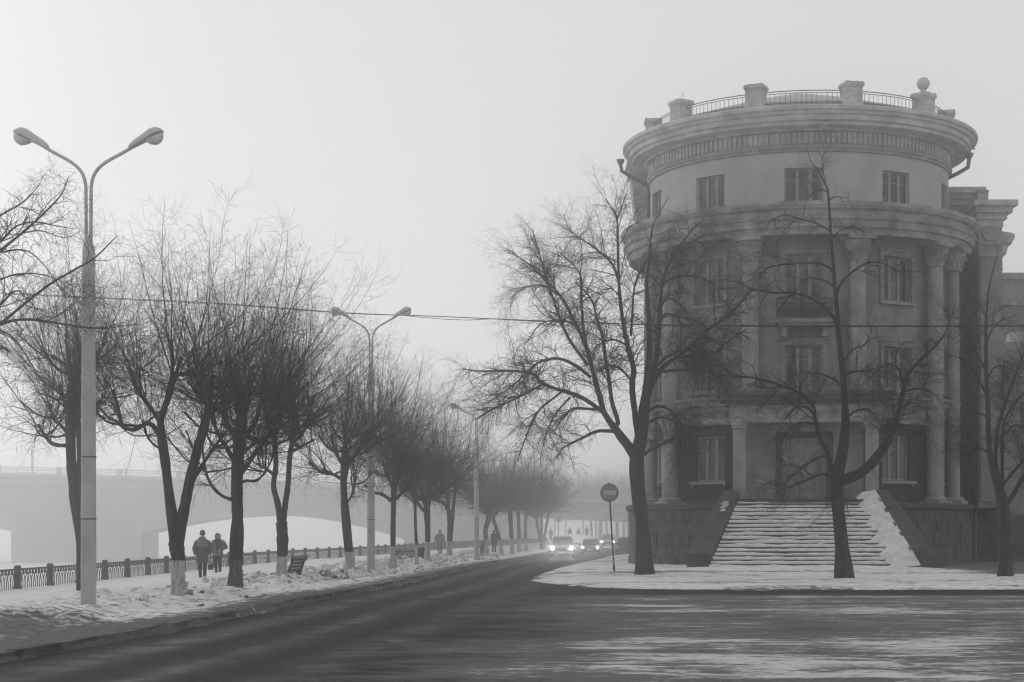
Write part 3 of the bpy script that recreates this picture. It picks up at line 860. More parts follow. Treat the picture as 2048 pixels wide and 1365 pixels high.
# drift along the side wall
rows = []
for j in range(70):
    u = j / 69; y = YT + .05 + (YB - .5 - YT) * u
    zl = ZT - (YT - y) / run * rise + rise * .95
    xe = np.interp(u * NS, range(NS + 1), edges); xo = halfw(y) + .12
    row = []
    for k in range(14):
        v = k / 13; x = xe + (xo - xe) * v + .12 * (float(fbm(u * 14, v * 3, 101)) - .5) * (1 - v)
        b = math.sin(min(1, v * 2.2) * PI / 2)
        z = zl - .12 + .2 * b + .16 * v + .05 * (float(fbm(u * 20, v * 5, 103)) - .5)
        row.append(loc2(x, y - .02, max(z, .05)))
    rows.append(row)
b0 = len(sn.v); sn.v += [p for r_ in rows for p in r_]
for j in range(69):
    for k in range(13):
        a = b0 + j * 14 + k; sn.f.append((a, a + 14, a + 15, a + 1))
so_ = sn.build('snow', M['snow'], st, sm=True)
# side walls
for sx in (-1, 1):
    mb = BB()
    ysn = np.linspace(YT + .6, YB + .35, 16)
    rings = []
    for y in ysn:
        xi = halfw(min(y, YT)) * sx; xo = xi + sx * (.72 + .35 * (YT - y) / (YT - YB))
        zt = max(.75, ZT + .28 - max(0, (YT - y)) / run * rise * 1.0 + .12) + .03 * math.sin(y * 7)
        a, b = (xi, xo) if sx > 0 else (xo, xi)
        rings.append([loc2(a, y, -.2), loc2(b, y, -.2), loc2(b, y, zt - .03), loc2(b - .04, y, zt), loc2(a + .04, y, zt), loc2(a, y, zt - .03)])
    mb.loft(rings)
    yb_ = YB + .35
    xi = halfw(yb_) * sx
    xs_ = sorted((xi + sx * .12, xi + sx * 1.15))
    if sx > 0: mb.lbox(xs_[0] + .25, xs_[1] + .1, yb_ - .75, yb_ + .5, -.2, 1.02)
    cw = mb.build('side_wall', M['stone_pale'], st)
    MB_ = BB()
    for k in range(7):
        y = YT - .9 - k * .12; x = halfw(y) * sx + sx * (.35 + .05 * math.sin(k * 2))
        if sx < 0: MB_.sphere(loc2(x, y - .1, ZT + .4 - (YT - y) / run * rise + .005), (.16 + .04 * math.sin(k), .16, .03), 8, 6)
    if sx < 0: MB_.build('snow_patch', M['snow'], cw, sm=True)

# ------------------------------------------------------------------ trees
def tubes_mesh(name, groups):
    """groups: list of (P (B,N,3), R (B,N), sides) -> one mesh"""
    Vs, Fs, base = [], [], 0
    for Pp, Rr, ns in groups:
        B, N, _ = Pp.shape
        T = np.gradient(Pp, axis=1); T /= np.linalg.norm(T, axis=2, keepdims=True) + 1e-9
        mean = Pp[:, -1] - Pp[:, 0]
        ref = np.where((np.abs(mean[:, 2]) > .8 * np.linalg.norm(mean, axis=1))[:, None], np.array([[1., 0, 0]]), np.array([[0, 0, 1.]]))
        U = np.cross(T, ref[:, None, :]); U /= np.linalg.norm(U, axis=2, keepdims=True) + 1e-9
        W = np.cross(T, U)
        ang = np.arange(ns) * 2 * PI / ns
        V = Pp[:, :, None, :] + Rr[:, :, None, None] * (U[:, :, None, :] * np.cos(ang)[None, None, :, None] + W[:, :, None, :] * np.sin(ang)[None, None, :, None])
        idx = base + np.arange(B * N * ns).reshape(B, N, ns)
        a = idx[:, :-1, :]; b = np.roll(idx, -1, axis=2)[:, :-1, :]; c = np.roll(idx, -1, axis=2)[:, 1:, :]; d = idx[:, 1:, :]
        Fs.append(np.stack([a, b, c, d], -1).reshape(-1, 4)); Vs.append(V.reshape(-1, 3)); base += B * N * ns
    me = mesh_np(name, np.concatenate(Vs), np.concatenate(Fs)); smooth(me)
    return me

def resample(pts, N):
    """pts: list of (x,y,z,r) smoothed by Catmull-Rom and resampled to N points"""
    A = np.array(pts, float)
    if len(A) == 2:
        A = np.array([A[0], A[0] * .5 + A[1] * .5, A[1]])
    E = np.vstack([2 * A[0] - A[1], A, 2 * A[-1] - A[-2]])
    out = []
    for i in range(1, len(E) - 2):
        for u in np.linspace(0, 1, 9)[:-1]:
            p0, p1, p2, p3 = E[i - 1], E[i], E[i + 1], E[i + 2]
            out.append(.5 * (2 * p1 + (p2 - p0) * u + (2 * p0 - 5 * p1 + 4 * p2 - p3) * u * u + (3 * p1 - p0 - 3 * p2 + p3) * u ** 3))
    out.append(A[-1]); out = np.array(out)
    s = np.concatenate([[0], np.cumsum(np.linalg.norm(np.diff(out[:, :3], axis=0), axis=1))])
    t = np.linspace(0, s[-1], N)
    r = np.stack([np.interp(t, s, out[:, k]) for k in range(4)], -1)
    return r[:, :3], np.maximum(r[:, 3], .003)

def grow(rng, Pp, Rr, n, t0, t1, ang, asd, L0, L1, rfrac, rcap, N, wander, trop, taper=.35, lw=1.0, tlen=.4, up=0.0):
    B, K, _ = Pp.shape
    ln = np.linalg.norm(np.diff(Pp, axis=1), axis=2).sum(1) ** lw
    bi = rng.choice(B, n, p=ln / ln.sum()); t = rng.uniform(t0, t1, n)
    f = t * (K - 1); i = np.minimum(f.astype(int), K - 2); fr = (f - i)[:, None]
    pos = Pp[bi, i] * (1 - fr) + Pp[bi, i + 1] * fr
    T = Pp[bi, i + 1] - Pp[bi, i]; T /= np.linalg.norm(T, axis=1, keepdims=True) + 1e-9
    rad = Rr[bi, i] * (1 - fr[:, 0]) + Rr[bi, i + 1] * fr[:, 0]
    q = rng.normal(size=(n, 3)); q -= (q * T).sum(1, keepdims=True) * T; q /= np.linalg.norm(q, axis=1, keepdims=True) + 1e-9
    a = rng.normal(ang, asd, n)[:, None]
    d = np.cos(a) * T + np.sin(a) * q
    if up: d = d + np.array([0, 0, up]); d /= np.linalg.norm(d, axis=1, keepdims=True)
    L = rng.uniform(L0, L1, n) * (1 - tlen * t)
    r0 = np.minimum(rad * rfrac, rcap)
    out = np.empty((n, N, 3)); out[:, 0] = pos
    st_ = (L / (N - 1))[:, None]
    trop = np.asarray(trop, float)
    for k in range(1, N):
        d = d + wander * rng.normal(size=(n, 3)) + trop * (k / N)
        d /= np.linalg.norm(d, axis=1, keepdims=True)
        out[:, k] = out[:, k - 1] + d * st_
    rr = r0[:, None] * np.linspace(1, taper, N)[None]
    return out, np.maximum(rr, .0017)

def limbs_from_px(specs, Y, rng, depth=1.0):
    """specs: list of traced limbs [(px,py,rpx),...]; optional leading float sets the far-end depth offset"""
    Ps, Rs = [], []
    out = []
    for sp in specs:
        if isinstance(sp[0], (int, float)): da, db, pts = sp[0], sp[1], sp[2]
        else:
            da, pts = 0, sp
            ln = math.hypot(pts[-1][0] - pts[0][0], pts[-1][1] - pts[0][1]) * Y / FPX
            db = rng.uniform(-.55, .55) * ln * depth
        n = len(pts); q = []
        for i, (px, py, r) in enumerate(pts):
            Yi = Y + da + (db - da) * (i / (n - 1)) ** 1.3
            q.append(P(px, py, Yi) + ((r if r > 8.5 else r * .76) * Y / FPX,))
        out.append(q)
    return out

PAINT_PX = {}
def bark_painted(name, lo, hi):
    m = material(name, .018, .045, 6, rough=.95, bump=.7, bscale=16, stretch=(1, 1, .25))
    t = m.node_tree; N = t.nodes.new; L = t.links.new
    b = t.nodes['Principled BSDF']; old = b.inputs['Base Color'].links[0].from_socket
    tc = N('ShaderNodeTexCoord'); sp = N('ShaderNodeSeparateXYZ'); L(tc.outputs['Object'], sp.inputs[0])
    at = N('ShaderNodeAttribute'); at.attribute_type = 'OBJECT'; at.attribute_name = 'paint_height'
    nz = N('ShaderNodeTexNoise'); nz.inputs['Scale'].default_value = 7; nz.inputs['Detail'].default_value = 6; L(tc.outputs['Object'], nz.inputs['Vector'])
    mu = N('ShaderNodeMath'); mu.operation = 'MULTIPLY_ADD'; mu.inputs[1].default_value = .07; L(nz.outputs[0], mu.inputs[0]); L(sp.outputs['Z'], mu.inputs[2])
    lt = N('ShaderNodeMath'); lt.operation = 'LESS_THAN'; L(mu.outputs[0], lt.inputs[0]); L(at.outputs['Fac'], lt.inputs[1])
    mp = N('ShaderNodeMapping'); mp.inputs['Scale'].default_value = (1, 1, .12); L(tc.outputs['Object'], mp.inputs[0])
    n2 = N('ShaderNodeTexNoise'); n2.inputs['Scale'].default_value = 24; n2.inputs['Detail'].default_value = 8; L(mp.outputs[0], n2.inputs['Vector'])
    cr = N('ShaderNodeValToRGB'); cr.color_ramp.elements[0].position = .3; cr.color_ramp.elements[1].position = .55; cr.color_ramp.elements[0].color = g3(lo); cr.color_ramp.elements[1].color = g3(hi)
    L(n2.outputs[0], cr.inputs[0])
    mm = N('ShaderNodeMix'); mm.data_type = 'RGBA'; L(lt.outputs[0], mm.inputs['Factor']); L(old, mm.inputs['A']); L(cr.outputs[0], mm.inputs['B'])
    L(mm.outputs['Result'], b.inputs['Base Color'])
    return m
M['bark_painted'] = bark_painted('limewashed_bark', .17, .42)
M['bark_faded'] = bark_painted('faded_limewash_bark', .03, .10)

def trunk_mesh(name, limbs, sides=12, N=26, root=None):
    Ps, Rs = [], []
    for q in limbs:
        p, r = resample(q, N); Ps.append(p); Rs.append(r)
    Pp, Rr = np.array(Ps), np.array(Rs)
    # bark-scale irregularity
    rs = np.random.default_rng(int(abs(Pp[0, 0, 0]) * 100) + 3)
    Rr = Rr * (1 + .05 * rs.normal(size=Rr.shape))
    if root is not None:      # flare at the foot of the first limb
        Rr[0, :3] *= np.array([1.35, 1.12, 1.04])
    return Pp, Rr

def finish_tree(label, base, limbs, crown_groups, paint_z=None, group=None, ntrunk=None, name='linden_tree'):
    root = thing(name, label, 'tree', base, 0, group)
    b = np.array(base)
    Pp, Rr = limbs
    tm = tubes_mesh('trunk', [(Pp - b, Rr, 12)])
    o = add('trunk', tm, M['bark_faded' if 'faded' in label else 'bark_painted'], root)
    o['paint_height'] = float(paint_z - b[2]) if paint_z is not None else -10.0
    if crown_groups is not None:
        cm = tubes_mesh('crown', [(p - b, r, s) for p, r, s in crown_groups])
        add('crown', cm, M['twig'], root)
    return root

def linden_crown(rng, Pp, Rr, t0, n1, n2, n3, droop=-.09, scale=1.0):
    g1 = grow(rng, Pp, Rr, n1, t0, 1, .85, .25, .8 * scale, 2.6 * scale, .5, .021, 11, .15, (0, 0, droop), .3, 1.0)
    g2 = grow(rng, *g1, n2, .12, 1, .75, .3, .4 * scale, 1.4 * scale, .6, .0105, 8, .24, (0, 0, droop * .8), .35)
    g2b = grow(rng, Pp, Rr, n2 // 4, .15, 1, .9, .3, .3 * scale, 1.2 * scale, .5, .0095, 8, .24, (0, 0, droop), .35)
    P2 = np.concatenate([g2[0], g2b[0]]); R2 = np.concatenate([g2[1], g2b[1]])
    g3_ = grow(rng, P2, R2, n3, .15, 1, .75, .3, .15 * scale, .62 * scale, .7, .0052, 4, .22, (0, 0, droop * .5), .6)
    return [(g1[0], g1[1], 5), (P2, R2, 3), (g3_[0], g3_[1], 3)]

# --- three big lindens beside the building
def big_linden(label, Y, basepx, specs, seed, n1, n2, n3, t0=.2, scale=1.0, ntr=1):
    rng = np.random.default_rng(seed)
    limbs = limbs_from_px(specs, Y, rng)
    Pp, Rr = trunk_mesh('trunk', limbs, root=True)
    base = P(basepx[0], basepx[1], Y)
    # sink the foot a little into the snow
    Pp[0, 0, 2] -= .15
    big = Rr[:, 0] < .27
    cg = linden_crown(rng, Pp[ntr:], Rr[ntr:], t0, n1, n2, n3, scale=scale)
    return finish_tree(label, base, (Pp, Rr), cg, None, 'lindens by the round tower')

R1 = [
    (0, 0, [(1290, 1160, 17.5), (1287, 1100, 15.5), (1283, 1040, 14.5), (1276, 980, 14.5), (1273, 930, 15), (1276, 895, 14), (1284, 870, 12), (1288, 820, 11), (1295, 770, 9.5), (1299, 700, 8), (1296, 614, 6), (1293, 570, 4.5), (1299, 520, 3.5), (1305, 453, 2), (1337, 395, .8)]),
    (0, 1.5, [(1290, 800, 8), (1308, 746, 7), (1317, 673, 6), (1322, 585, 5), (1334, 535, 4), (1355, 497, 3), (1399, 444, 1.2)]),
    (0, -1.2, [(1280, 880, 9), (1269, 820, 8.5), (1264, 769, 8), (1268, 740, 7), (1258, 702, 6.3), (1246, 644, 5.2), (1238, 570, 4), (1235, 453, 2.6), (1233, 433, 2.2), (1211, 398, 1)]),
    (-1, -1.4, [(1234, 440, 2), (1243, 415, 1.4), (1252, 389, .7)]),
    [(1236, 560, 3.2), (1223, 526, 2.8), (1182, 491, 2), (1141, 462, 1), (1128, 430, .6)],
    [(1262, 672, 3.5), (1264, 640, 3), (1270, 570, 2.4), (1293, 524, 1.6), (1330, 470, .8)],
    (0, -1.5, [(1276, 925, 11), (1263, 901, 10), (1242, 874, 9.2), (1225, 850, 8.5), (1209, 829, 7.5), (1200, 796, 6.8), (1188, 752, 6.2), (1173, 696, 5.2), (1153, 652, 4.6), (1120, 591, 3.8), (1085, 556, 3), (1062, 532, 2.2), (1012, 497, .9)]),
    (-.8, .8, [(1230, 856, 7), (1236, 844, 6.4), (1224, 805, 5.7), (1219, 766, 5.2), (1211, 717, 4.6), (1205, 673, 4), (1194, 638, 3.4), (1182, 597, 2.4), (1150, 565, 1.2)]),
    (-1, -.2, [(1173, 700, 4.6), (1166, 650, 4.1), (1163, 600, 3.8), (1162, 560, 3.4), (1155, 540, 1.8), (1117, 503, .9)]),
    (-1, -2.6, [(1176, 731, 4.5), (1135, 673, 3.8), (1106, 597, 3), (1082, 518, 2), (1065, 459, .9)]),
    (-.8, -3, [(1203, 822, 6), (1158, 793, 5.4), (1086, 769, 4.4), (1068, 749, 4), (1018, 742, 3), (959, 743, 2), (926, 738, 1)]),
    (-1, .8, [(1182, 755, 5), (1147, 729, 4.3), (1112, 717, 3.8), (1076, 726, 3.1), (1056, 743, 2.6), (1027, 770, 2), (985, 800, 1.1), (962, 812, .7)]),
    (-.8, -2.2, [(1197, 820, 4), (1172, 818, 3.8), (1146, 818, 3.2), (1128, 834, 1.6), (1110, 860, 1)]),
    (-.8, -1.8, [(1227, 863, 4.8), (1194, 863, 4.2), (1164, 877, 3.5), (1127, 896, 1.8), (1112, 920, .8)]),
    (-2, -3.4, [(1086, 769, 3), (1041, 793, 2.6), (990, 817, 1.8), (955, 838, .8)]),
    (-1.4, -2.4, [(1122, 785, 3), (1074, 826, 2.4), (1050, 880, 1.8), (1035, 922, .8)]),
    (-1.6, -3, [(1140, 795, 3), (1110, 830, 2.2), (1092, 870, 1.6), (1080, 920, .8)]),
    [(1300, 790, 5.5), (1308, 764, 5), (1334, 729, 4.5), (1367, 705, 4), (1410, 664, 3.4), (1457, 632, 2.8), (1498, 585, 1.6), (1510, 560, .8)],
    [(1312, 760, 4), (1320, 737, 4), (1358, 714, 3.5), (1422, 711, 2.8), (1446, 690, 2), (1490, 660, .9)],
    [(1318, 745, 4), (1360, 740, 3), (1410, 742, 2.2), (1450, 760, 1.4), (1487, 785, .7)],
    [(1286, 912, 4.5), (1300, 900, 4.2), (1317, 892, 3.7), (1347, 880, 3), (1368, 901, 2), (1386, 940, .9)],
    [(1290, 830, 4.6), (1305, 817, 4.2), (1326, 814, 3.6), (1350, 832, 2.8), (1380, 880, 1.8), (1398, 916, .8)],
    [(1345, 882, 2.4), (1354, 862, 2), (1360, 840, 1.2), (1374, 815, .6)],
    [(1318, 620, 3.4), (1326, 606, 3), (1340, 597, 2.6), (1364, 614, 1.8), (1381, 644, .9)],
    [(1322, 580, 3.2), (1334, 562, 3), (1364, 553, 2.4), (1405, 556, 1.7), (1432, 575, .8)],
    [(1316, 650, 3.4), (1331, 629, 3), (1364, 635, 2.2), (1399, 644, 1.2), (1420, 670, .6)],
    [(1306, 740, 3.6), (1338, 712, 2.8), (1380, 700, 2.2), (1420, 740, 1.6), (1440, 790, .8)],
    [(1284, 855, 3.4), (1320, 835, 2.8), (1352, 850, 2.2), (1368, 890, 1.4), (1370, 940, .7)],
    [(1350, 500, 2), (1390, 480, 1.5), (1430, 470, 1), (1455, 480, .6)],
    [(1252, 690, 3), (1226, 680, 2.4), (1196, 690, 1.6), (1180, 712, .8)],
    [(1262, 760, 3.6), (1240, 738, 2.8), (1218, 732, 2), (1200, 745, 1)],
    [(1115, 590, 2.6), (1088, 572, 2), (1050, 575, 1.4), (1020, 600, .7)],
    [(1150, 650, 3), (1120, 640, 2.4), (1080, 650, 1.8), (1050, 690, .8)],
]
big_linden('broad bare linden beside the round no entry sign', 62.0, (1290, 1158), R1, 11, 420, 6000, 16000, t0=.25)
R2 = [
    (0, 0, [(1690, 1168, 17), (1682, 1075, 14), (1674, 996, 13.2), (1671, 968, 14), (1677, 941, 11.5), (1687, 893, 9.8), (1691, 838, 8.8), (1689, 798, 8.5), (1685, 739, 7.6), (1677, 672, 6.6), (1675, 636, 6.2), (1669, 562, 5), (1663, 488, 4), (1658, 408, 3.2), (1654, 369, 2.6), (1645, 352, 1.6), (1624, 333, 1), (1612, 286, .6)]),
    [(1652, 365, 1.6), (1645, 339, 1.2), (1645, 316, .9), (1660, 292, .5)],
    (0, -2.2, [(1672, 975, 11), (1685, 962, 11), (1717, 949, 10.3), (1749, 921, 9.6), (1776, 881, 8.6), (1796, 830, 7), (1808, 774, 5.6), (1816, 747, 5), (1847, 715, 3.6), (1879, 683, 2.4), (1899, 648, 1.2), (1908, 615, .6)]),
    (-1.2, -1.8, [(1772, 884, 5), (1774, 865, 4.5), (1777, 846, 3.8), (1779, 838, 2.4)]),
    (-1.6, -2.4, [(1808, 765, 3.6), (1796, 737, 3), (1776, 729, 2.4), (1752, 743, 1.4), (1738, 760, .7)]),
    (-1.6, -2, [(1808, 784, 3), (1836, 778, 2.2), (1862, 784, 1.4), (1880, 800, .7)]),
    (0, -1.3, [(1672, 955, 7), (1662, 935, 6.3), (1657, 909, 6), (1638, 873, 5.5), (1630, 834, 5), (1626, 812, 4.4), (1598, 786, 3.6), (1559, 770, 3), (1511, 757, 2.4), (1464, 749, 1.8), (1440, 725, .9)]),
    (-.8, -2, [(1627, 826, 4), (1610, 814, 3.2), (1588, 818, 2.4), (1572, 838, 1.2)]),
    (0, -1.4, [(1668, 956, 4), (1655, 950, 3.6), (1638, 950, 3.2), (1606, 964, 2.8), (1574, 976, 2.1), (1555, 972, 1)]),
    (-.4, -1.8, [(1658, 912, 3.5), (1645, 913, 3), (1626, 921, 2.8), (1594, 945, 2.3), (1574, 964, 1.9), (1567, 1000, .8)]),
    [(1672, 650, 5), (1669, 639, 4.8), (1648, 615, 4.2), (1618, 595, 3.5), (1582, 586, 3), (1544, 586, 2.5), (1502, 580, 2), (1479, 610, 1.7), (1440, 639, 1.2), (1425, 670, .6)],
    [(1510, 582, 1.6), (1490, 570, 1.3), (1470, 565, .9), (1450, 558, .5)],
    [(1665, 545, 3.3), (1658, 536, 3), (1633, 526, 2.6), (1588, 528, 2.2), (1550, 532, 1.9), (1529, 541, 1.5), (1505, 577, .7)],
    [(1662, 472, 2.6), (1656, 460, 2.4), (1630, 446, 2.1), (1594, 437, 1.8), (1571, 430, 1.5), (1550, 437, 1.1), (1529, 455, .6)],
    [(1673, 600, 4), (1675, 583, 3.6), (1686, 562, 3.2), (1713, 538, 2.6), (1737, 526, 2.2), (1761, 525, 1.8), (1796, 541, 1.1), (1853, 544, .5)],
    [(1658, 404, 1.8), (1664, 397, 1.5), (1677, 394, 1.2), (1701, 399, .6)],
    [(1655, 385, 1.8), (1645, 380, 1.4), (1630, 384, 1), (1615, 395, .5)],
    [(1690, 755, 3.4), (1696, 747, 3), (1717, 743, 2.4), (1741, 743, 1.8), (1762, 755, .8)],
    [(1690, 840, 3.2), (1712, 822, 2.4), (1738, 820, 1.8), (1760, 840, .9)],
    [(1688, 780, 3.2), (1668, 760, 2.6), (1640, 748, 2), (1600, 745, 1.4), (1575, 760, .7)],
    [(1684, 730, 3), (1705, 700, 2.4), (1728, 690, 1.7), (1745, 660, .8)],
    [(1670, 575, 2.6), (1650, 562, 2), (1620, 556, 1.4), (1596, 570, .7)],
    [(1661, 480, 2.2), (1680, 462, 1.7), (1706, 455, 1.2), (1730, 465, .6)],
    [(1680, 960, 2.6), (1678, 990, 1.6), (1664, 1010, .8)],
    [(1800, 815, 3), (1826, 806, 2), (1850, 822, 1.3), (1866, 850, .6)],
    [(1632, 850, 3), (1606, 845, 2.2), (1580, 860, 1.5), (1562, 890, .7)],
]
big_linden('upright bare linden growing in front of the snowy stairs', 57.8, (1690, 1166), R2, 12, 190, 2100, 6000, t0=.3)
R3 = [
    (0, 0, [(2011, 1162, 14.5), (2010, 1100, 12.5), (2009, 1050, 12), (2003, 997, 12), (1996, 968, 9.5), (1984, 935, 8.2), (1978, 886, 7.2), (1976, 824, 6.6), (1973, 763, 6), (1972, 681, 4.6), (1972, 643, 3.6), (1978, 577, 2.5), (1988, 533, 1.5), (1996, 506, .9), (1990, 480, .5)]),
    [(2002, 990, 7), (1999, 960, 6), (1991, 927, 5.4), (1994, 870, 5), (2002, 833, 4.2), (2019, 783, 3.8), (2039, 730, 3), (2056, 681, 1.8), (2062, 640, .8)],
    [(2004, 985, 6), (2005, 960, 5), (2005, 886, 4.2), (2011, 837, 3.4), (2043, 792, 2.4), (2080, 770, 1)],
    [(2006, 1010, 8), (2019, 1001, 7.2), (2039, 968, 6.2), (2064, 927, 5), (2100, 880, 3), (2130, 820, 1)],
    [(2003, 975, 5), (2011, 964, 4.2), (2035, 935, 3.6), (2064, 905, 2.6), (2100, 890, 1)],
    [(1980, 908, 3.4), (1972, 902, 3), (1953, 894, 2.5), (1933, 884, 1.9), (1915, 890, .8)],
    [(1976, 840, 3.2), (1966, 829, 3), (1941, 831, 2.5), (1929, 861, 1.9), (1925, 906, .8)],
    [(1974, 790, 3.2), (1965, 775, 3), (1945, 738, 2.2), (1916, 714, 1.1), (1896, 712, .5)],
    [(1973, 745, 3), (1965, 728, 2.8), (1937, 681, 1.9), (1912, 648, .9)],
    [(1974, 760, 3), (1990, 735, 2.4), (2012, 735, 2), (2035, 748, 1.4), (2052, 770, .7)],
    [(1973, 690, 2.8), (1984, 660, 2.2), (2004, 640, 1.7), (2030, 632, .8)],
    [(1973, 640, 2.4), (1960, 610, 1.8), (1944, 600, 1.2), (1925, 612, .6)],
    [(2010, 870, 3), (2030, 850, 2.2), (2050, 860, 1.2)],
    [(1996, 850, 2.6), (2008, 800, 2), (2004, 750, 1.3), (2016, 700, .6)],
]
big_linden('tall bare linden in front of the side wing', 60.7, (2011, 1160), R3, 13, 130, 1400, 3800, t0=.3)

# --- pollarded lindens along the promenade
def pollard_crown(rng, Pp, Rr, zhead, nshoot, ntwig, nfine, hmin=3.2, hmax=5.6, low=None):
    """Pp: arms. Shoots spring from the knuckled ends of the arms and fan upwards."""
    sh = grow(rng, Pp, Rr, int(nshoot * .75), .35, 1, .78, .4, hmin, hmax, .4, .0225, 12, .06, (0, 0, .12), .12, .35, .25, up=.5)
    sl_ = grow(rng, Pp, Rr, int(nshoot * .5), .25, 1, 1.05, .35, .8, 2.6, .4, .016, 9, .09, (0, 0, .05), .25, .5, up=.3)
    dr_ = grow(rng, Pp, Rr, int(nshoot * .5), .3, 1, 1.3, .4, .4, 1.2, .35, .009, 8, .14, (0, 0, -.1), .3, .5)
    P1 = np.concatenate([sh[0][:, np.linspace(0, 11, 9).astype(int)], sl_[0]]); R1_ = np.concatenate([sh[1][:, np.linspace(0, 11, 9).astype(int)], sl_[1]])
    tw = grow(rng, P1, R1_, int(ntwig * 1.35), .1, .98, .85, .25, .3, 1.5, .5, .0062, 7, .11, (0, 0, .03), .35)
    dw = grow(rng, *dr_, ntwig // 4, .1, 1, .7, .3, .25, .8, .6, .006, 5, .16, (0, 0, -.05), .5)
    P2 = np.concatenate([tw[0][:, [0, 2, 3, 5, 6]], dw[0]]); R2_ = np.concatenate([tw[1][:, [0, 2, 3, 5, 6]], dw[1]])
    fi = grow(rng, P2, R2_, int(nfine * 1.6), .1, 1, .75, .25, .14, .6, .75, .0036, 4, .12, (0, 0, .03), .6)
    return [(sh[0], sh[1], 5), (sl_[0], sl_[1], 4), (dr_[0], dr_[1], 4), (tw[0], tw[1], 3), (dw[0], dw[1], 3), (fi[0], fi[1], 3)]

def pollard(label, bpx, trunks, arms, paint_py, seed, n=(90, 1300, 4200), h=(3.2, 5.6), Y=None):
    rng = np.random.default_rng(seed)
    if Y is None: base = G(bpx[0], bpx[1], h_left)
    else: base = P(bpx[0], bpx[1], Y)
    Y = base[1]
    tl = limbs_from_px(trunks, Y, rng, .2); al = limbs_from_px(arms, Y, rng, .9)
    extra = []
    for q in al[:]:      # each arm forks into further knuckled arms in depth
        for _ in range(3):
            a = q[int(len(q) * .5)]; e = np.array(q[-1][:3]); s0 = np.array(a[:3])
            if e[2] < base[2] + 3.3: continue
            ln = np.linalg.norm(e - s0) * rng.uniform(.6, 1.1) + .55
            d = np.array([rng.normal(0, .9), rng.normal(0, 1.0), rng.uniform(.1, .75)]); d /= np.linalg.norm(d)
            m = s0 + d * ln * .5 + np.array([0, 0, -.05]); e2 = s0 + d * ln + np.array([0, 0, .15 * ln])
            extra.append([tuple(s0) + (a[3] * .75,), tuple(m) + (a[3] * .6,), tuple(e2) + (a[3] * .55,)])
    Pt, Rt = trunk_mesh('trunk', tl, root=True); Pa, Ra = trunk_mesh('arm', al + extra)
    Ra = Ra * (1 + .13 * np.abs(rng.normal(size=Ra.shape))); Ra[:, -3:] *= 1.25      # knotted, swollen pollard heads
    Pt[0, 0, 2] -= .2
    Pp, Rr = np.concatenate([Pt, Pa]), np.concatenate([Rt, Ra])
    ti_ = [i for i in range(len(Pt)) if Pt[i, -1, 2] > base[2] + 3.2]
    tips = [Pt[i:i + 1, -9:] for i in ti_]
    hi_ = Pa[:, -1, 2] > base[2] + 3.2      # low stubs stay bare
    Pc = np.concatenate([Pa[hi_][:, np.linspace(0, 25, 9).astype(int)]] + tips); Rc = np.concatenate([Ra[hi_][:, np.linspace(0, 25, 9).astype(int)]] + [Rt[i:i + 1, -9:] for i in ti_])
    cg = pollard_crown(rng, Pc, Rc, 0, *n, *h)
    pz_ = EYE + (HY - paint_py) * Y / FPX if paint_py else None
    return finish_tree(label, base, (Pp, Rr), cg, pz_, 'pollarded lindens along the promenade')

T0t = [[(165, 1190, 9.5), (162, 1159, 9), (158, 1083, 8.5), (150, 1007, 10), (143, 930, 11), (141, 854, 11), (144, 797, 9.5), (147, 740, 7)], [(156, 1040, 6), (158, 980, 7), (159, 900, 7.5), (156, 830, 7), (158, 760, 5)]]
T0a = [[(137, 892, 5), (107, 889, 4.5), (91, 873, 4), (76, 850, 3.4)], [(140, 870, 5), (122, 852, 4), (108, 838, 3.6), (98, 808, 3)], [(143, 850, 5), (130, 810, 4), (118, 770, 3.4)], [(158, 860, 5), (182, 838, 4), (200, 800, 3.4)], [(156, 840, 5), (170, 800, 4.2), (172, 760, 3.6)], [(146, 790, 6), (140, 750, 5), (138, 700, 4)], [(150, 780, 6), (156, 730, 5), (158, 690, 4)]]
pollard('dark bare linden close behind the concrete lamp post, trunk partly hidden by the post', (165, 1184), T0t, T0a, None, 21, (115, 1500, 4600), (2.9, 4.9))
T1t = [[(355, 1206, 15.5), (356, 1160, 14), (356, 1118, 14), (352, 1085, 16)], [(351, 1092, 12), (345, 1040, 11), (337, 980, 10), (330, 920, 9.5), (323, 872, 9.2), (322, 840, 8), (335, 797, 7.5), (345, 740, 6), (342, 680, 4.5)],
       [(355, 1092, 12), (361, 1055, 12), (370, 1010, 11), (380, 960, 10.4), (395, 900, 9.6), (410, 850, 9), (420, 800, 8), (424, 750, 6)]]
T1a = [[(325, 880, 7), (300, 848, 5.5), (268, 860, 5), (245, 850, 4.6), (236, 815, 4.2), (225, 780, 3.4)], [(322, 845, 7), (300, 815, 5.5), (282, 790, 4.6), (270, 765, 3.8)], [(326, 830, 6), (340, 790, 5.5), (352, 750, 5), (362, 715, 4)], [(374, 985, 5), (400, 938, 4.6), (428, 896, 4.2), (452, 864, 3.2)], [(412, 842, 6), (432, 818, 5), (450, 800, 4)], [(416, 815, 6), (404, 780, 5), (396, 745, 4)], [(334, 900, 3.4), (312, 893, 2.8), (294, 872, 2.4), (284, 840, 2)]]
pollard('forked linden with V shaped limewashed trunk between the near lamp post and the walkers', (355, 1203), T1t, T1a, 1118, 22, (110, 1600, 5000), (3.0, 4.8))
T2t = [[(470, 1190, 16), (471, 1150, 14.5), (472, 1110, 14), (475, 1040, 12.5), (474, 1000, 12), (474, 960, 12), (478, 900, 12.5), (481, 860, 13), (484, 820, 11), (486, 770, 8)]]
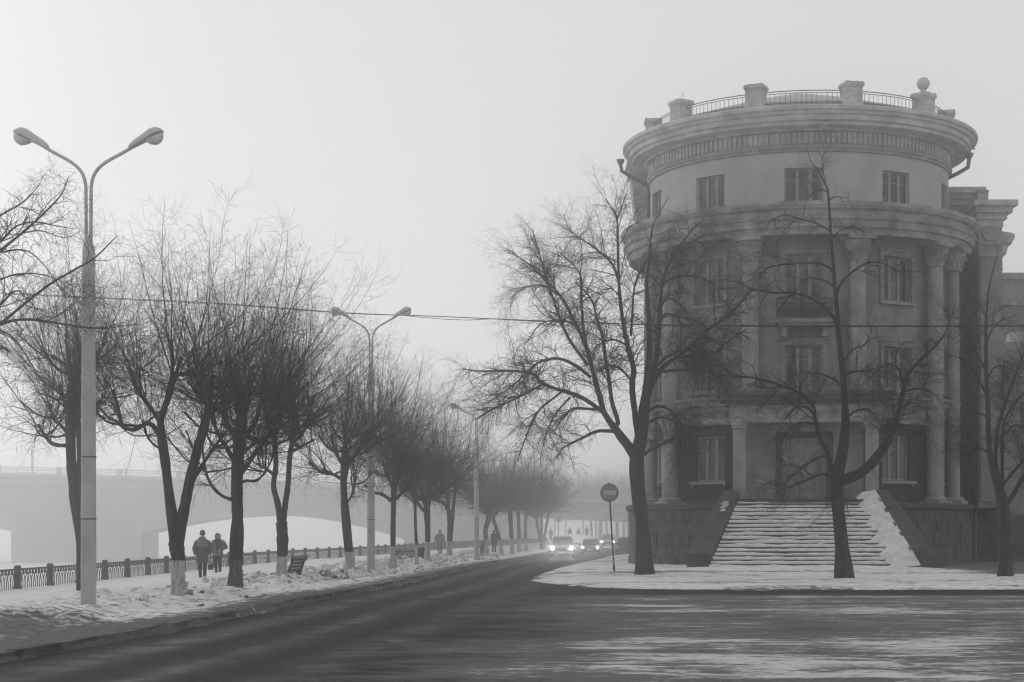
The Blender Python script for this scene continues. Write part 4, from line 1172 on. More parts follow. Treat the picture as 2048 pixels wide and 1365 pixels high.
T2a = [[(470, 1002, 5), (444, 992, 4), (424, 972, 3.6), (412, 945, 3.2), (406, 905, 2.8), (402, 865, 2.4)], [(484, 945, 6), (505, 915, 5), (528, 885, 4.6), (548, 855, 3.6)], [(470, 925, 6), (452, 895, 5), (436, 868, 4.4), (424, 835, 3.6)], [(478, 880, 7), (455, 850, 6), (446, 810, 5), (444, 770, 4)], [(484, 880, 7), (508, 848, 6), (520, 810, 5), (526, 770, 4)], [(484, 840, 7), (496, 800, 6), (500, 750, 4.6)], [(481, 840, 7), (470, 800, 6), (468, 750, 4.6)], [(474, 970, 4), (492, 962, 3.4), (512, 962, 3), (530, 945, 2.6), (546, 912, 2.2), (552, 880, 2)], [(486, 905, 5), (520, 880, 4), (552, 872, 3)]]
pollard('thick single trunked linden with faded limewash beside the two walkers', (470, 1187), T2t, T2a, 1117, 23, (130, 1700, 5200), (3.3, 5.2))
T3t = [[(562, 1163, 11), (564, 1120, 11), (565, 1080, 11.5), (563, 1045, 11)], [(561, 1050, 8.5), (556, 1010, 8), (547, 972, 7.2), (552, 930, 7.2), (549, 880, 6.8), (552, 840, 5.6)], [(566, 1050, 8.5), (571, 1005, 7.6), (576, 970, 7.2), (580, 910, 6.8), (588, 870, 6), (594, 835, 5)]]
T3a = [[(548, 950, 4), (528, 935, 3.2), (512, 928, 2.4)], [(550, 890, 5), (538, 860, 4), (530, 830, 3.2)], [(552, 870, 5), (562, 835, 4), (566, 800, 3.2)], [(584, 888, 5), (604, 868, 4), (622, 840, 3.2)], [(590, 866, 5), (586, 830, 4), (590, 795, 3)], [(582, 905, 4), (600, 895, 3.4), (628, 880, 2.4)]]
pollard('slender V forked limewashed linden right beside the bench end', (562, 1161), T3t, T3a, 1111, 24, (115, 1500, 4400), (3.2, 5.1))
T4t = [[(702, 1152, 10.5), (700, 1120, 9.6), (697, 1095, 9), (691, 1030, 8.6), (687, 970, 8.2), (690, 930, 8.8), (690, 895, 7)]]
T4a = [[(693, 1008, 3.4), (703, 992, 3), (709, 970, 2.8), (712, 940, 2.2)], [(686, 960, 5), (668, 950, 3.8), (645, 938, 3)], [(688, 935, 5), (672, 905, 4), (662, 870, 3)], [(692, 930, 5), (712, 908, 4), (726, 880, 3)], [(690, 915, 5), (690, 880, 4), (686, 845, 3)]]
pollard('leaning limewashed linden standing just before the second lamp post', (702, 1150), T4t, T4a, 1102, 25, (115, 1500, 4200), (3.2, 5.2))
T5t = [[(785, 1139, 9.5), (786, 1110, 7.5), (786, 1060, 7), (787, 1010, 7), (788, 980, 8), (789, 945, 6)]]
T5a = [[(783, 1002, 5), (765, 990, 3.8), (745, 984, 3), (728, 970, 2.4)], [(792, 998, 5), (806, 984, 4), (820, 968, 3)], [(786, 975, 5), (774, 950, 4), (766, 925, 3)], [(790, 970, 5), (802, 945, 4), (808, 915, 3)], [(788, 955, 5), (788, 920, 3.6), (784, 890, 3)]]
pollard('stout limewashed linden standing just past the second lamp post', (785, 1137), T5t, T5a, 1091, 26, (110, 1500, 3800), (3.6, 5.8))
T6t = [[(833, 1133, 5), (833, 1100, 4.4), (831, 1050, 4), (830, 1010, 3.8), (829, 975, 3.6)]]
T6a = [[(830, 1008, 2.6), (818, 996, 2.2), (800, 985, 1.8)], [(829, 990, 2.8), (822, 970, 2.2), (818, 945, 1.8)], [(829, 985, 2.8), (836, 962, 2.2), (840, 935, 1.8)]]
pollard('thinnest limewashed linden in the row with litter bin beside it', (833, 1131), T6t, T6a, 1088, 27, (60, 900, 2400), (3.4, 5.4))
T7t = [[(853, 1127, 8.5), (855, 1095, 7.2), (855, 1050, 7), (854, 1022, 8), (858, 990, 6), (860, 960, 5)]]
T7a = [[(851, 1024, 5), (842, 1015, 4), (832, 1000, 3.4), (826, 975, 2.6)], [(852, 1015, 5), (846, 995, 4), (844, 970, 3)], [(858, 1000, 4), (870, 982, 3.4), (878, 955, 2.6)], [(858, 980, 4), (856, 950, 3), (854, 925, 2.6)]]
pollard('many armed limewashed linden immediately behind the litter bin', (853, 1125), T7t, T7a, 1083, 28, (100, 1400, 3400), (3.8, 6))
T8t = [[(898, 1118, 8.5), (899, 1090, 7.8), (901, 1050, 8.4), (902, 1020, 8.6)], [(897, 1030, 5), (896, 1000, 4.6), (894, 960, 4)], [(905, 1030, 5), (908, 1000, 4.6), (912, 960, 4)]]
T8a = [[(894, 1018, 4.4), (888, 1008, 4), (872, 1000, 3.4), (858, 990, 2.6)], [(896, 985, 3.8), (886, 965, 3), (880, 940, 2.4)], [(909, 990, 3.8), (920, 970, 3), (928, 945, 2.4)], [(896, 970, 3.8), (902, 940, 3), (902, 915, 2.4)]]
pollard('broad trunked limewashed linden beside the walker with back turned', (898, 1116), T8t, T8a, 1082, 29, (110, 1400, 3400), (4, 6.2))

# far trees of the row: three shared crowns on their own trunks
FARC = []
for k in range(3):
    rng = np.random.default_rng(50 + k)
    arms = []
    for i in range(9):
        a = i * 2.4 + rng.uniform(-.4, .4); l = rng.uniform(.7, 1.5)
        arms.append([(0, 0, -.3, .09), (.45 * l * math.cos(a), .45 * l * math.sin(a), .2, .075), (l * math.cos(a), l * math.sin(a), .5 + rng.uniform(0, .8), .05)])
    Pa, Ra = trunk_mesh('arm', arms)
    Pc, Rc = Pa[:, np.linspace(0, 25, 9).astype(int)], Ra[:, np.linspace(0, 25, 9).astype(int)]
    cg = pollard_crown(rng, Pc, Rc, 0, 110, 1200, 2200, 3.6, 5.8)
    FARC.append(tubes_mesh('crown', [(Pa, Ra, 6)] + cg)); FARC[-1].materials.append(M['twig'])
FAR = [
    ('bent grey linden just beyond the third lamp post', [(972, 1103, 5.2), (972, 1078, 5), (971, 1059, 4.6), (977, 1038, 5.6), (977, 1010, 5)], 122, 1076),
    ('hazy linden leaning towards the river in a slant beyond the third lamp post', [(1003, 1104, 4.2), (999, 1078, 3.8), (992, 1056, 4), (988, 1044, 4), (983, 1024, 3.6)], 128, 1079),
    ('faint upright linden between the slanted linden and a hazy row', [(1024, 1103, 4.8), (1023, 1076, 4.2), (1021, 1040, 4.8), (1020, 1015, 4.4)], 136, 1077),
    ('faint slim linden in the haze, close beside a twin stem', [(1038, 1100, 4), (1038, 1076, 3.8), (1037, 1045, 3.8), (1036, 1015, 3.4)], 150, 1078),
    ('faint linden with a crooked side limb in the haze', [(1052, 1099, 3.8), (1051, 1076, 3.4), (1051, 1050, 3.2), (1053, 1025, 3.2), (1058, 1015, 2.6)], 160, 1078),
    ('very faint linden leaning left in the haze before the bridge', [(1084, 1098, 3.4), (1080, 1075, 3), (1075, 1052, 3), (1072, 1030, 2.6)], 176, None),
    ('very faint straight linden in the haze before the bridge', [(1086, 1097, 3), (1084, 1070, 2.8), (1083, 1045, 2.8), (1083, 1020, 2.4)], 186, None),
    ('very faint linden leaning over the road before the bridge', [(1087, 1096, 3), (1090, 1070, 2.8), (1094, 1045, 2.8), (1099, 1020, 2.2)], 196, None),
]
for i, (lab, tr, Y, pp) in enumerate(FAR):
    base = P(tr[0][0], tr[0][1], Y)
    q = [P(a, b, Y) + (r * Y / FPX,) for a, b, r in tr]
    root = thing('linden_tree', lab, 'tree', base, 0, 'pollarded lindens along the promenade')
    Pt, Rt = trunk_mesh('t', [q], root=True)
    Pt[0, 0, 2] -= .3
    o = add('trunk', tubes_mesh('trunk', [(Pt - np.array(base), Rt, 10)]), M['bark_painted'], root)
    o['paint_height'] = float(EYE + (HY - pp) * Y / FPX - base[2]) if pp else -10.
    c = add('crown', FARC[i % 3], None, root, tuple(np.array(q[-1][:3]) - np.array(base) + np.array((0, 0, -.1))))
    c.rotation_euler = (0, 0, i * 1.9); c.scale = (1.3, 1.3, .95 + .06 * (i % 3))
# trees seen under and beyond the bridge
for i, (px, Y, r) in enumerate([(1183, 345, .28), (1192, 360, .2), (1200, 390, .5), (1214, 370, .25), (1234, 358, .35), (1247, 385, .3), (1257, 370, .28), (1268, 390, .3)]):
    X = (px - CX) * Y / FPX
    root = thing('linden_tree', 'ghostly bare tree glimpsed through the fog beyond the bridge underpass', 'tree', (X, Y, -.6), 0, 'trees beyond the bridge')
    Pt, Rt = trunk_mesh('t', [[(0, 0, -.2, r * 1.2), (.05, 0, 1.5, r), (.1 * (i % 3 - 1), 0, 3.2, r * .9), (.2 * (i % 3 - 1), 0, 6.6, r * .8)]], root=True)
    o = add('trunk', tubes_mesh('trunk', [(Pt, Rt, 8)]), M['bark'], root)
    c = add('crown', FARC[(i + 1) % 3], None, root, (0, 0, 6.4)); c.rotation_euler = (0, 0, i * 1.3); c.scale = (1.9, 1.9, 1.7 + .12 * (i % 3))

# --- big tree standing outside the picture, its boughs reach in
N1 = [
    (0, 0, [(-190, 1240, 22), (-186, 1100, 20), (-180, 950, 19), (-178, 850, 18), (-175, 760, 16), (-172, 640, 12), (-168, 520, 8), (-160, 420, 4)]),
    (0, -.6, [(-174, 780, 9), (-100, 710, 6.5), (-40, 668, 5), (0, 648, 4.2), (49, 608, 3.6), (101, 568, 3.1), (154, 537, 2.6), (191, 515, 2), (234, 472, .9)]),
    (0, -1.4, [(-110, 715, 6), (-50, 672, 4.6), (0, 649, 4), (37, 640, 3.7), (80, 641, 3.2), (138, 651, 2.5), (191, 657, 1.8), (230, 655, 1.2), (271, 648, .7)]),
    (0, 1.2, [(-172, 680, 8), (-80, 580, 5.6), (0, 503, 4.2), (52, 460, 3.3), (92, 423, 2.6), (123, 389, 1.8), (138, 352, .8)]),
    (0, .6, [(-172, 650, 7), (-80, 540, 5), (0, 484, 3.4), (30, 454, 2.6), (70, 444, 2), (110, 452, 1.4), (150, 458, .7)]),
    (0, 2, [(-170, 600, 7), (-80, 490, 4.5), (0, 432, 2.8), (46, 405, 2.1), (77, 371, 1), (88, 350, .6)]),
    (0, .3, [(-174, 740, 6), (-60, 660, 4), (0, 610, 3), (31, 581, 2.4), (48, 592, 1.6), (75, 620, .8)]),
    (0, 1.6, [(-174, 720, 6), (-90, 600, 4), (0, 560, 2.4), (40, 548, 2), (95, 552, 1.5), (160, 580, .9), (200, 606, .5)]),
    (0, -.6, [(-178, 830, 7), (-60, 730, 5), (0, 697, 4), (17, 703, 3.6)]),
    (.6, 2, [(0, 505, 2.6), (40, 500, 2.2), (70, 512, 1.6), (110, 560, 1.2), (150, 630, .6)]),
    (.6, 1.6, [(30, 470, 2.2), (80, 462, 1.6), (130, 476, 1), (165, 460, .5)]),
    (-.2, -.8, [(-10, 655, 2.6), (30, 680, 2), (70, 740, 1.4), (110, 800, .7)]),
]
rng = np.random.default_rng(31)
limbs = limbs_from_px(N1, 31.5, rng)
Pp, Rr = trunk_mesh('trunk', limbs, root=True)
cg = linden_crown(rng, Pp[1:], Rr[1:], .3, 90, 900, 2600, droop=-.01, scale=.62)
finish_tree('large bare tree whose dark boughs reach across the concrete lamp post', P(-190, 1240, 31.5), (Pp, Rr), cg, None)

# ------------------------------------------------------------------ street lamps
def make_lamp(label, base, height, seedrot=0):
    root = thing('street_lamp', label, 'street lamp', base, seedrot, 'double armed street lamps')
    H_ = height; zt = H_ * .785 - .35
    mb = MB()
    rings = []
    for z, wd in ((-.3, .135), (zt * .5, .125), (zt, .108)):
        c = wd * .35
        rings.append([(-wd, -wd + c, z), (-wd + c, -wd, z), (wd - c, -wd, z), (wd, -wd + c, z), (wd, wd - c, z), (wd - c, wd, z), (-wd + c, wd, z), (-wd, wd - c, z)])
    mb.loft(rings)
    mb.build('pole', M['concrete'], root)
    MB().box(-.07, .07, -.142, -.128, .55, 1.0).build('hatch', M['lampmetal'], root)
    for z in (1.9, 3.1): MB().loft([[(wd_ * c_[0], wd_ * c_[1], zz) for c_ in ((-1, -.6), (-.6, -1), (.6, -1), (1, -.6), (1, .6), (.6, 1), (-.6, 1), (-1, .6))] for zz, wd_ in ((z, .136), (z + .03, .136))]).build('strap', M['pipe'], root)
    mb = MB().lathe([(.13, zt - .32), (.135, zt + .02), (.125, zt + .025), (.122, zt + .3), (.06, zt + .52), (.05, zt + .55)], 0, 0, 14)
    for k in range(3): mb.lathe([(.14, zt - .25 + k * .1), (.142, zt - .22 + k * .1)], 0, 0, 14)
    mb.build('collar', M['lampmetal'], root, sm=True)
    zl = H_
    for sx in (-1, 1):
        z0 = zt + .3
        pts = [(sx * .045, 0, z0), (sx * .05, 0, z0 + 1.15)]
        hz = zl - .06 - (z0 + 1.15)
        A_ = [np.array(v) for v in ((.05, 0), (.06, hz * .62), (.84 - .42, hz - .27), (.84, hz))]
        for u in np.linspace(.08, 1, 14):
            v = A_[0] * (1 - u) ** 3 + 3 * A_[1] * u * (1 - u) ** 2 + 3 * A_[2] * u * u * (1 - u) + A_[3] * u ** 3
            pts.append((sx * v[0], 0, z0 + 1.15 + v[1]))
        arm = MB().tube(pts, .034, 10).build('arm', M['lampmetal'], root, sm=True)
        e = np.array(pts[-1]); d = e - np.array(pts[-2]); tilt = R(26) if sx > 0 else R(25)
        ux, uz = sx * math.cos(tilt), math.sin(tilt)
        def q(l, v, yy): return (e[0] + ux * l - uz * v * sx * (1 if sx > 0 else 1) * sx * sx if False else e[0] + ux * l + (-math.sin(tilt) * sx) * v, yy, e[2] + uz * l + math.cos(tilt) * v)
        mb = MB(); rings = []
        for l, hh, wy, v0 in ((-.06, .05, .05, 0), (.0, .09, .09, 0), (.1, .11, .12, .01), (.3, .13, .15, .02), (.45, .15, .165, .03), (.58, .13, .15, .03), (.66, .07, .10, .02), (.69, .02, .03, .01)):
            rings.append([q(l, v0 + hh * (math.sin(a) if math.sin(a) > 0 else .28 * math.sin(a)), wy * math.cos(a)) for a in np.linspace(0, 2 * PI, 15)[:-1]])
        mb.loft(rings)
        hd = mb.build('lamp_head', M['lampmetal'], root, sm=True)
        mb = MB(); rings = []
        for l, hh, wy in ((.30, .01, .08), (.36, .09, .12), (.45, .15, .135), (.55, .14, .12), (.63, .08, .08), (.665, .01, .03)):
            rings.append([q(l, -.02 + hh * (-math.sin(a) if math.sin(a) > 0 else -.1 * math.sin(a)), wy * math.cos(a)) for a in np.linspace(0, 2 * PI, 15)[:-1]])
        mb.loft(rings); mb.build('diffuser', M['lampglass'], hd, sm=True)
    return root
Y1 = 33.9; b = P(177, 1236, Y1)
make_lamp('nearest concrete lamp post with two curved arms, tall beside the dark boughs', b, P(0, 289, Y1)[2] - b[2], R(0))
Y2 = 63; b = P(742, 1146, Y2)
make_lamp('hazy concrete lamp post with two curved arms between limewashed trunks', b, P(0, 632, Y2)[2] - b[2], R(0))
Y3 = 96; b = P(953, 1110, Y3)
make_lamp('faint concrete lamp post among far lindens, its arms lost in branches', b, 8.0, R(8))

# lamp head reaching in from the side street, pole outside the picture
root = thing('street_lamp', 'pale boxy lamp head hanging on an arm in front of the side wing', 'street lamp', (20.6, 64, .1))
MB().tube([(0, 0, -.2), (0, 0, 5), (0, 0, 8.9)], [.1, .085, .07], 12).build('pole', M['lampmetal'], root, sm=True)
Ya = 64
xl = (2014 - CX) * Ya / FPX - 20.6; zl = P(0, 676, Ya)[2] - .1
MB().tube([(0, 0, 8.85), (-.1, 0, zl + .3), (-.4, 0, zl + .1), (-1.0, 0, zl)], .035, 10).build('arm', M['lampmetal'], root, sm=True)
rings = []
for x, a, c in ((xl, .06, .1), (xl + .05, .17, .2), (xl + .3, .2, .22), (xl + .9, .19, .2), (xl + 1.05, .12, .1)):
    rings.append([(x, -c, zl - .17), (x, c, zl - .17), (x, c, zl - .02), (x, c * .7, zl - .17 + a * 1.9), (x, -c * .7, zl - .17 + a * 1.9), (x, -c, zl - .02)])
hd = MB().loft(rings).build('lamp_head', M['lampglass'], root)
MB().box(xl + .12, xl + .85, -.16, .16, zl - .19, zl - .172).build('diffuser', M['lampglass'], hd)

# ------------------------------------------------------------------ no entry sign
bs = P(1229, 1154, 66)
root = thing('road_sign', 'round no entry sign on a thin leaning post beside the broad linden', 'road sign', bs)
tp = np.array(P(1217.5, 966, 66)) - bs
MB().tube([(0, 0, -.2), (0, 0, .0), tuple(tp * .5), tuple(tp * 1.0)], .032, 10).build('post', M['iron'], root, sm=True)
MB().tube([(0, 0, .02), tuple(tp * .12)], .045, 10).build('post_sleeve', M['iron'], root, sm=True)
cz = np.array(P(1218.6, 986, 66)) - bs
MB().tube([(cz[0], -.075, cz[2]), (cz[0], -.05, cz[2])], [.345, .345], 40).build('sign_rim', M['signrim'], root)
pl = MB().tube([(cz[0], -.09, cz[2]), (cz[0], -.076, cz[2])], [.315, .315], 40).build('sign_plate', M['signred'], root)
MB().box(cz[0] - .245, cz[0] + .245, -.098, -.091, cz[2] - .075, cz[2] + .09).build('sign_bar', M['signwhite'], pl)

# ------------------------------------------------------------------ embankment fence
fn = thing('embankment_fence', 'dark iron railing with oval bars and stone posts along the river', 'fence', (-13.7, 48.5, 0))
FO = np.array((-13.7, 48.5, 0))
dist = np.concatenate([[0], np.cumsum(np.hypot(np.diff(FP[:, 0]), np.diff(FP[:, 1])))])
SP = 2.95
mb = MB()
w_ = .15
rings = []
for z, a in ((-.6, .095), (.10, .095), (.18, .08), (.66, .08), (.70, .07), (.715, .045)):
    rings.append([(-a, -a, z), (a, -a, z), (a, a, z), (-a, a, z)])
mb.loft(rings)
mb.prism([(-.34, -.3), (-.075, -.3), (-.075, .40), (-.12, .28), (-.24, .1)], 'y', -.04, .04)
post_me = None
pm = MB()
Lp = SP - .17
pm.box(-Lp / 2, Lp / 2, -.03, .03, .575, .625); pm.box(-Lp / 2, Lp / 2, -.025, .025, .465, .497); pm.box(-Lp / 2, Lp / 2, -.025, .025, -.25, -.2)
k = 10
for i in range(k):
    x = -Lp / 2 + Lp * (i + .5) / k
    pm.box(x - .05, x + .05, -.018, .018, .497, .575)
for i in range(k):
    x = -Lp / 2 + Lp * (i + .5) / k
    pm.tube([(x + .19 * math.sin(a), .012 * (1 if i % 2 else -1), .13 - .335 * math.cos(a)) for a in np.linspace(0, 2 * PI, 15)], .0125, 4, caps=False)
panel0 = None; post0 = None
D0 = 20.0; pts = []
s = float(np.interp(48.5, FP[:, 1], dist)) - SP * 6
# one post falls at photo pixel 50 (Y about 49.5)
while s < dist[-1] - 1:
    pts.append((np.interp(s, dist, FP[:, 0]), np.interp(s, dist, FP[:, 1]))); s += SP
post_proto = mb.build('fence_post', M['concrete'] if False else M['fence'], fn)
panel_proto = pm.build('railing_panel', M['fence'], fn)
for i, (x, y) in enumerate(pts):
    o = post_proto if i == 0 else post_proto.copy()
    if i: COL.objects.link(o)
    o.location = (x - FO[0], y - FO[1], 0)
    if i + 1 < len(pts):
        x2, y2 = pts[i + 1]
        a = math.atan2(y2 - y, x2 - x)
        o.rotation_euler = (0, 0, a + PI)
        q = panel_proto if i == 0 else panel_proto.copy()
        if i: COL.objects.link(q)
        q.location = ((x + x2) / 2 - FO[0], (y + y2) / 2 - FO[1], 0); q.rotation_euler = (0, 0, a)
        if i: q.parent = fn
    if i: o.parent = fn

# ------------------------------------------------------------------ bridge
YB_ = 280.0
br = thing('arched_bridge', 'hazy concrete arch bridge crossing river and road', 'bridge', (0, YB_, 0))
def btop(px): return np.interp(px, [-700, -200, 0, 250, 545, 800, 1090, 1275, 1500, 2300], [930, 938, 946, 953, 962, 976, 996, 1003, 1012, 1035])
def bbot(px):
    if px <= 22:
        u = (px - 22) / 560; return 1064 - 42 * min(1, max(0, -u * 2)) ** .7 if px > -540 else 1300
    if px < 282: return 1130
    if px <= 808:
        u = (px - 545) / 263; return 1031 + (36 if u < 0 else 49) * abs(u) ** 1.9
    if px < 1086: return 1130
    if px < 1500: return 1037 + (px - 1086) * .036
    return 1130
sec = list(np.arange(-700, 22, 40)) + [22, 22.01, 150, 281.9, 282] + list(np.linspace(300, 790, 26)) + [808, 808.01, 950, 1085.9, 1086, 1150, 1220, 1300, 1400, 1499.9, 1500, 1700, 2000, 2300]
mb = MB()
rings = []
for px in sec:
    x = (px - CX) * YB_ / FPX; zt = EYE + (HY - btop(px)) * YB_ / FPX; zb = EYE + (HY - bbot(px)) * YB_ / FPX
    zm = zb + (zt - zb) * .45
    rings.append([(x, 0, zb), (x, 14, zb), (x, 14, zt), (x, -.9, zt), (x, -.9, zt - .55), (x, -.35, zt - .7), (x, -.3, max(zb + .05, zt - 1.9)), (x, 0, max(zb + .03, zt - 2.0))])
mb.loft(rings)
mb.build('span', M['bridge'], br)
mb = MB()
for y in (-.75, 13.5):
    for z in (.95, .15):
        mb.tube([((px - CX) * YB_ / FPX, y, EYE + (HY - btop(px)) * YB_ / FPX + z) for px in range(-700, 2300, 60)], .07 if z > .5 else .05, 5)
for px in np.arange(-690, 2290, 5.0):
    x = (px - CX) * YB_ / FPX; z = EYE + (HY - btop(px)) * YB_ / FPX
    mb.box(x - .03, x + .03, -.78, -.72, z, z + .93)
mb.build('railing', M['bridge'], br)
for px in range(-600, 2200, 120):
    x = (px - CX) * YB_ / FPX; z = EYE + (HY - btop(px)) * YB_ / FPX
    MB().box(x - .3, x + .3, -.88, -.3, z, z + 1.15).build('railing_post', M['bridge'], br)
for px in (1110, 1131.5, 1167):
    x = (px - CX) * YB_ / FPX
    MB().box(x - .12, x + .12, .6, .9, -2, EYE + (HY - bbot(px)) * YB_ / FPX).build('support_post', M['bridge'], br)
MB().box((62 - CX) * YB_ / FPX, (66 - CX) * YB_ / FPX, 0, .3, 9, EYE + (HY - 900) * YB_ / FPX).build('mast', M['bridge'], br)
# stairs down from the bridge, snow on the treads
es = thing('embankment_stairs', 'snowy concrete flight of steps against the bridge abutment', 'stairs', (-5.4, 232, 0))
mb = MB(); sn = MB()
for i in range(16):
    mb.box(-.5 + i * .28, 4.6, 3 - .0, 5, -.5 + i * .2, -.3 + i * .2); sn.box(-.48 + i * .28, -.2 + i * .28, 2.9, 5.0, -.296 + i * .2, -.18 + i * .2)
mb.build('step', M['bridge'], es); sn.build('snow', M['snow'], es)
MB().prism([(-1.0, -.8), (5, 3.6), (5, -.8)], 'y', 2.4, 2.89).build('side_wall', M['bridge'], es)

# signs and mound under the bridge
for lab, px, py0, py1, r, Y in (('faint round road sign on a pole beneath the bridge', 1117, 1075, 1032, .42, 236),):
    b = P(px, py0, Y); rt = thing('road_sign', lab, 'road sign', b)
    MB().tube([(0, 0, -.5), (0, 0, P(px, py1, Y)[2] - b[2])], .06, 8).build('post', M['iron'], rt)
    z = P(px, 1039, Y)[2] - b[2]
    MB().tube([(0, -.12, z), (0, -.08, z)], r, 24).build('sign_plate', M['signred'], rt)
XX, YY = np.meshgrid(np.linspace(3, 17, 60), np.linspace(218, 240, 40))
d = np.hypot((XX - 8.5) / 6.5, (YY - 229) / 9)
ZZ = -.9 + 2.0 * (1 - sstep(d)) * (1 + .25 * (fbm(XX * .8, YY * .4, 7) - .5))
o = grid('snow_mound', XX, YY, ZZ, M['snow'], {'dirt': .2 + .15 * fbm(XX, YY * .5, 8)})

# ------------------------------------------------------------------ snow chunks ploughed along the verge
rnd = random.Random(5); rs = np.random.default_rng(5)
Vs, Fs, Dt, base = [], [], [], 0
nu, nv = 8, 6
for i in range(2000):
    Y = 35 + 90 * rnd.random() ** 1.1
    d = rnd.gauss(2.6, .9) if rnd.random() < .8 else rnd.uniform(1.2, 5.5)
    if d < .8 or d > 5.8: continue
    cl = float(fbm(Y * .23, d * .5, 15, 3))
    if cl < .5 and rnd.random() < .85: continue
    if Y < 50 and rnd.random() < .82: continue
    X = float(xk(Y)) - d
    s = (abs(rnd.gauss(0, 1)) * .05 + .02) * (1.5 if 49 < Y < 78 else 1)
    if rnd.random() < .012 and Y > 52: s = rnd.uniform(.16, .28)
    z = float(h_left(X, Y)) + s * .12 + .12 * float(sstep((d - 1.3) / 1.2)) * (cl - .3)
    ang = rnd.uniform(0, 6.28)
    pts = []
    for j in range(1, nv):
        for k in range(nu):
            a = 2 * PI * k / nu; p = PI * j / nv
            rr = s * (1 + .42 * rs.normal())
            pts.append((X + rr * math.sin(p) * math.cos(a + ang), Y + rr * math.sin(p) * math.sin(a + ang), z - .75 * rr * math.cos(p)))
    pts.append((X, Y, z - s * .7)); pts.append((X, Y, z + s * .7))
    m = nv - 1
    for j in range(m - 1):
        for k in range(nu): Fs.append((base + j * nu + k, base + j * nu + (k + 1) % nu, base + (j + 1) * nu + (k + 1) % nu, base + (j + 1) * nu + k))
    for k in range(nu):
        Fs.append((base + m * nu, base + (k + 1) % nu, base + k, base + k)); Fs.append((base + m * nu + 1, base + (m - 1) * nu + k, base + (m - 1) * nu + (k + 1) % nu, base + (m - 1) * nu + k))
    dd = rnd.choice([.0, .05, .1, .15, .25, .3, .5]); Vs += pts; Dt += [dd] * len(pts); base += len(pts)
me = bpy.data.meshes.new('snow_chunks')
me.from_pydata(Vs, [], [tuple(dict.fromkeys(f)) for f in Fs]); me.update()
set_attr(me, 'dirt', Dt); smooth(me)
o = add('snow_chunks', me, M['snow']); o['kind'] = 'stuff'
o['label'] = 'dirty lumps of ploughed snow heaped along the verge'

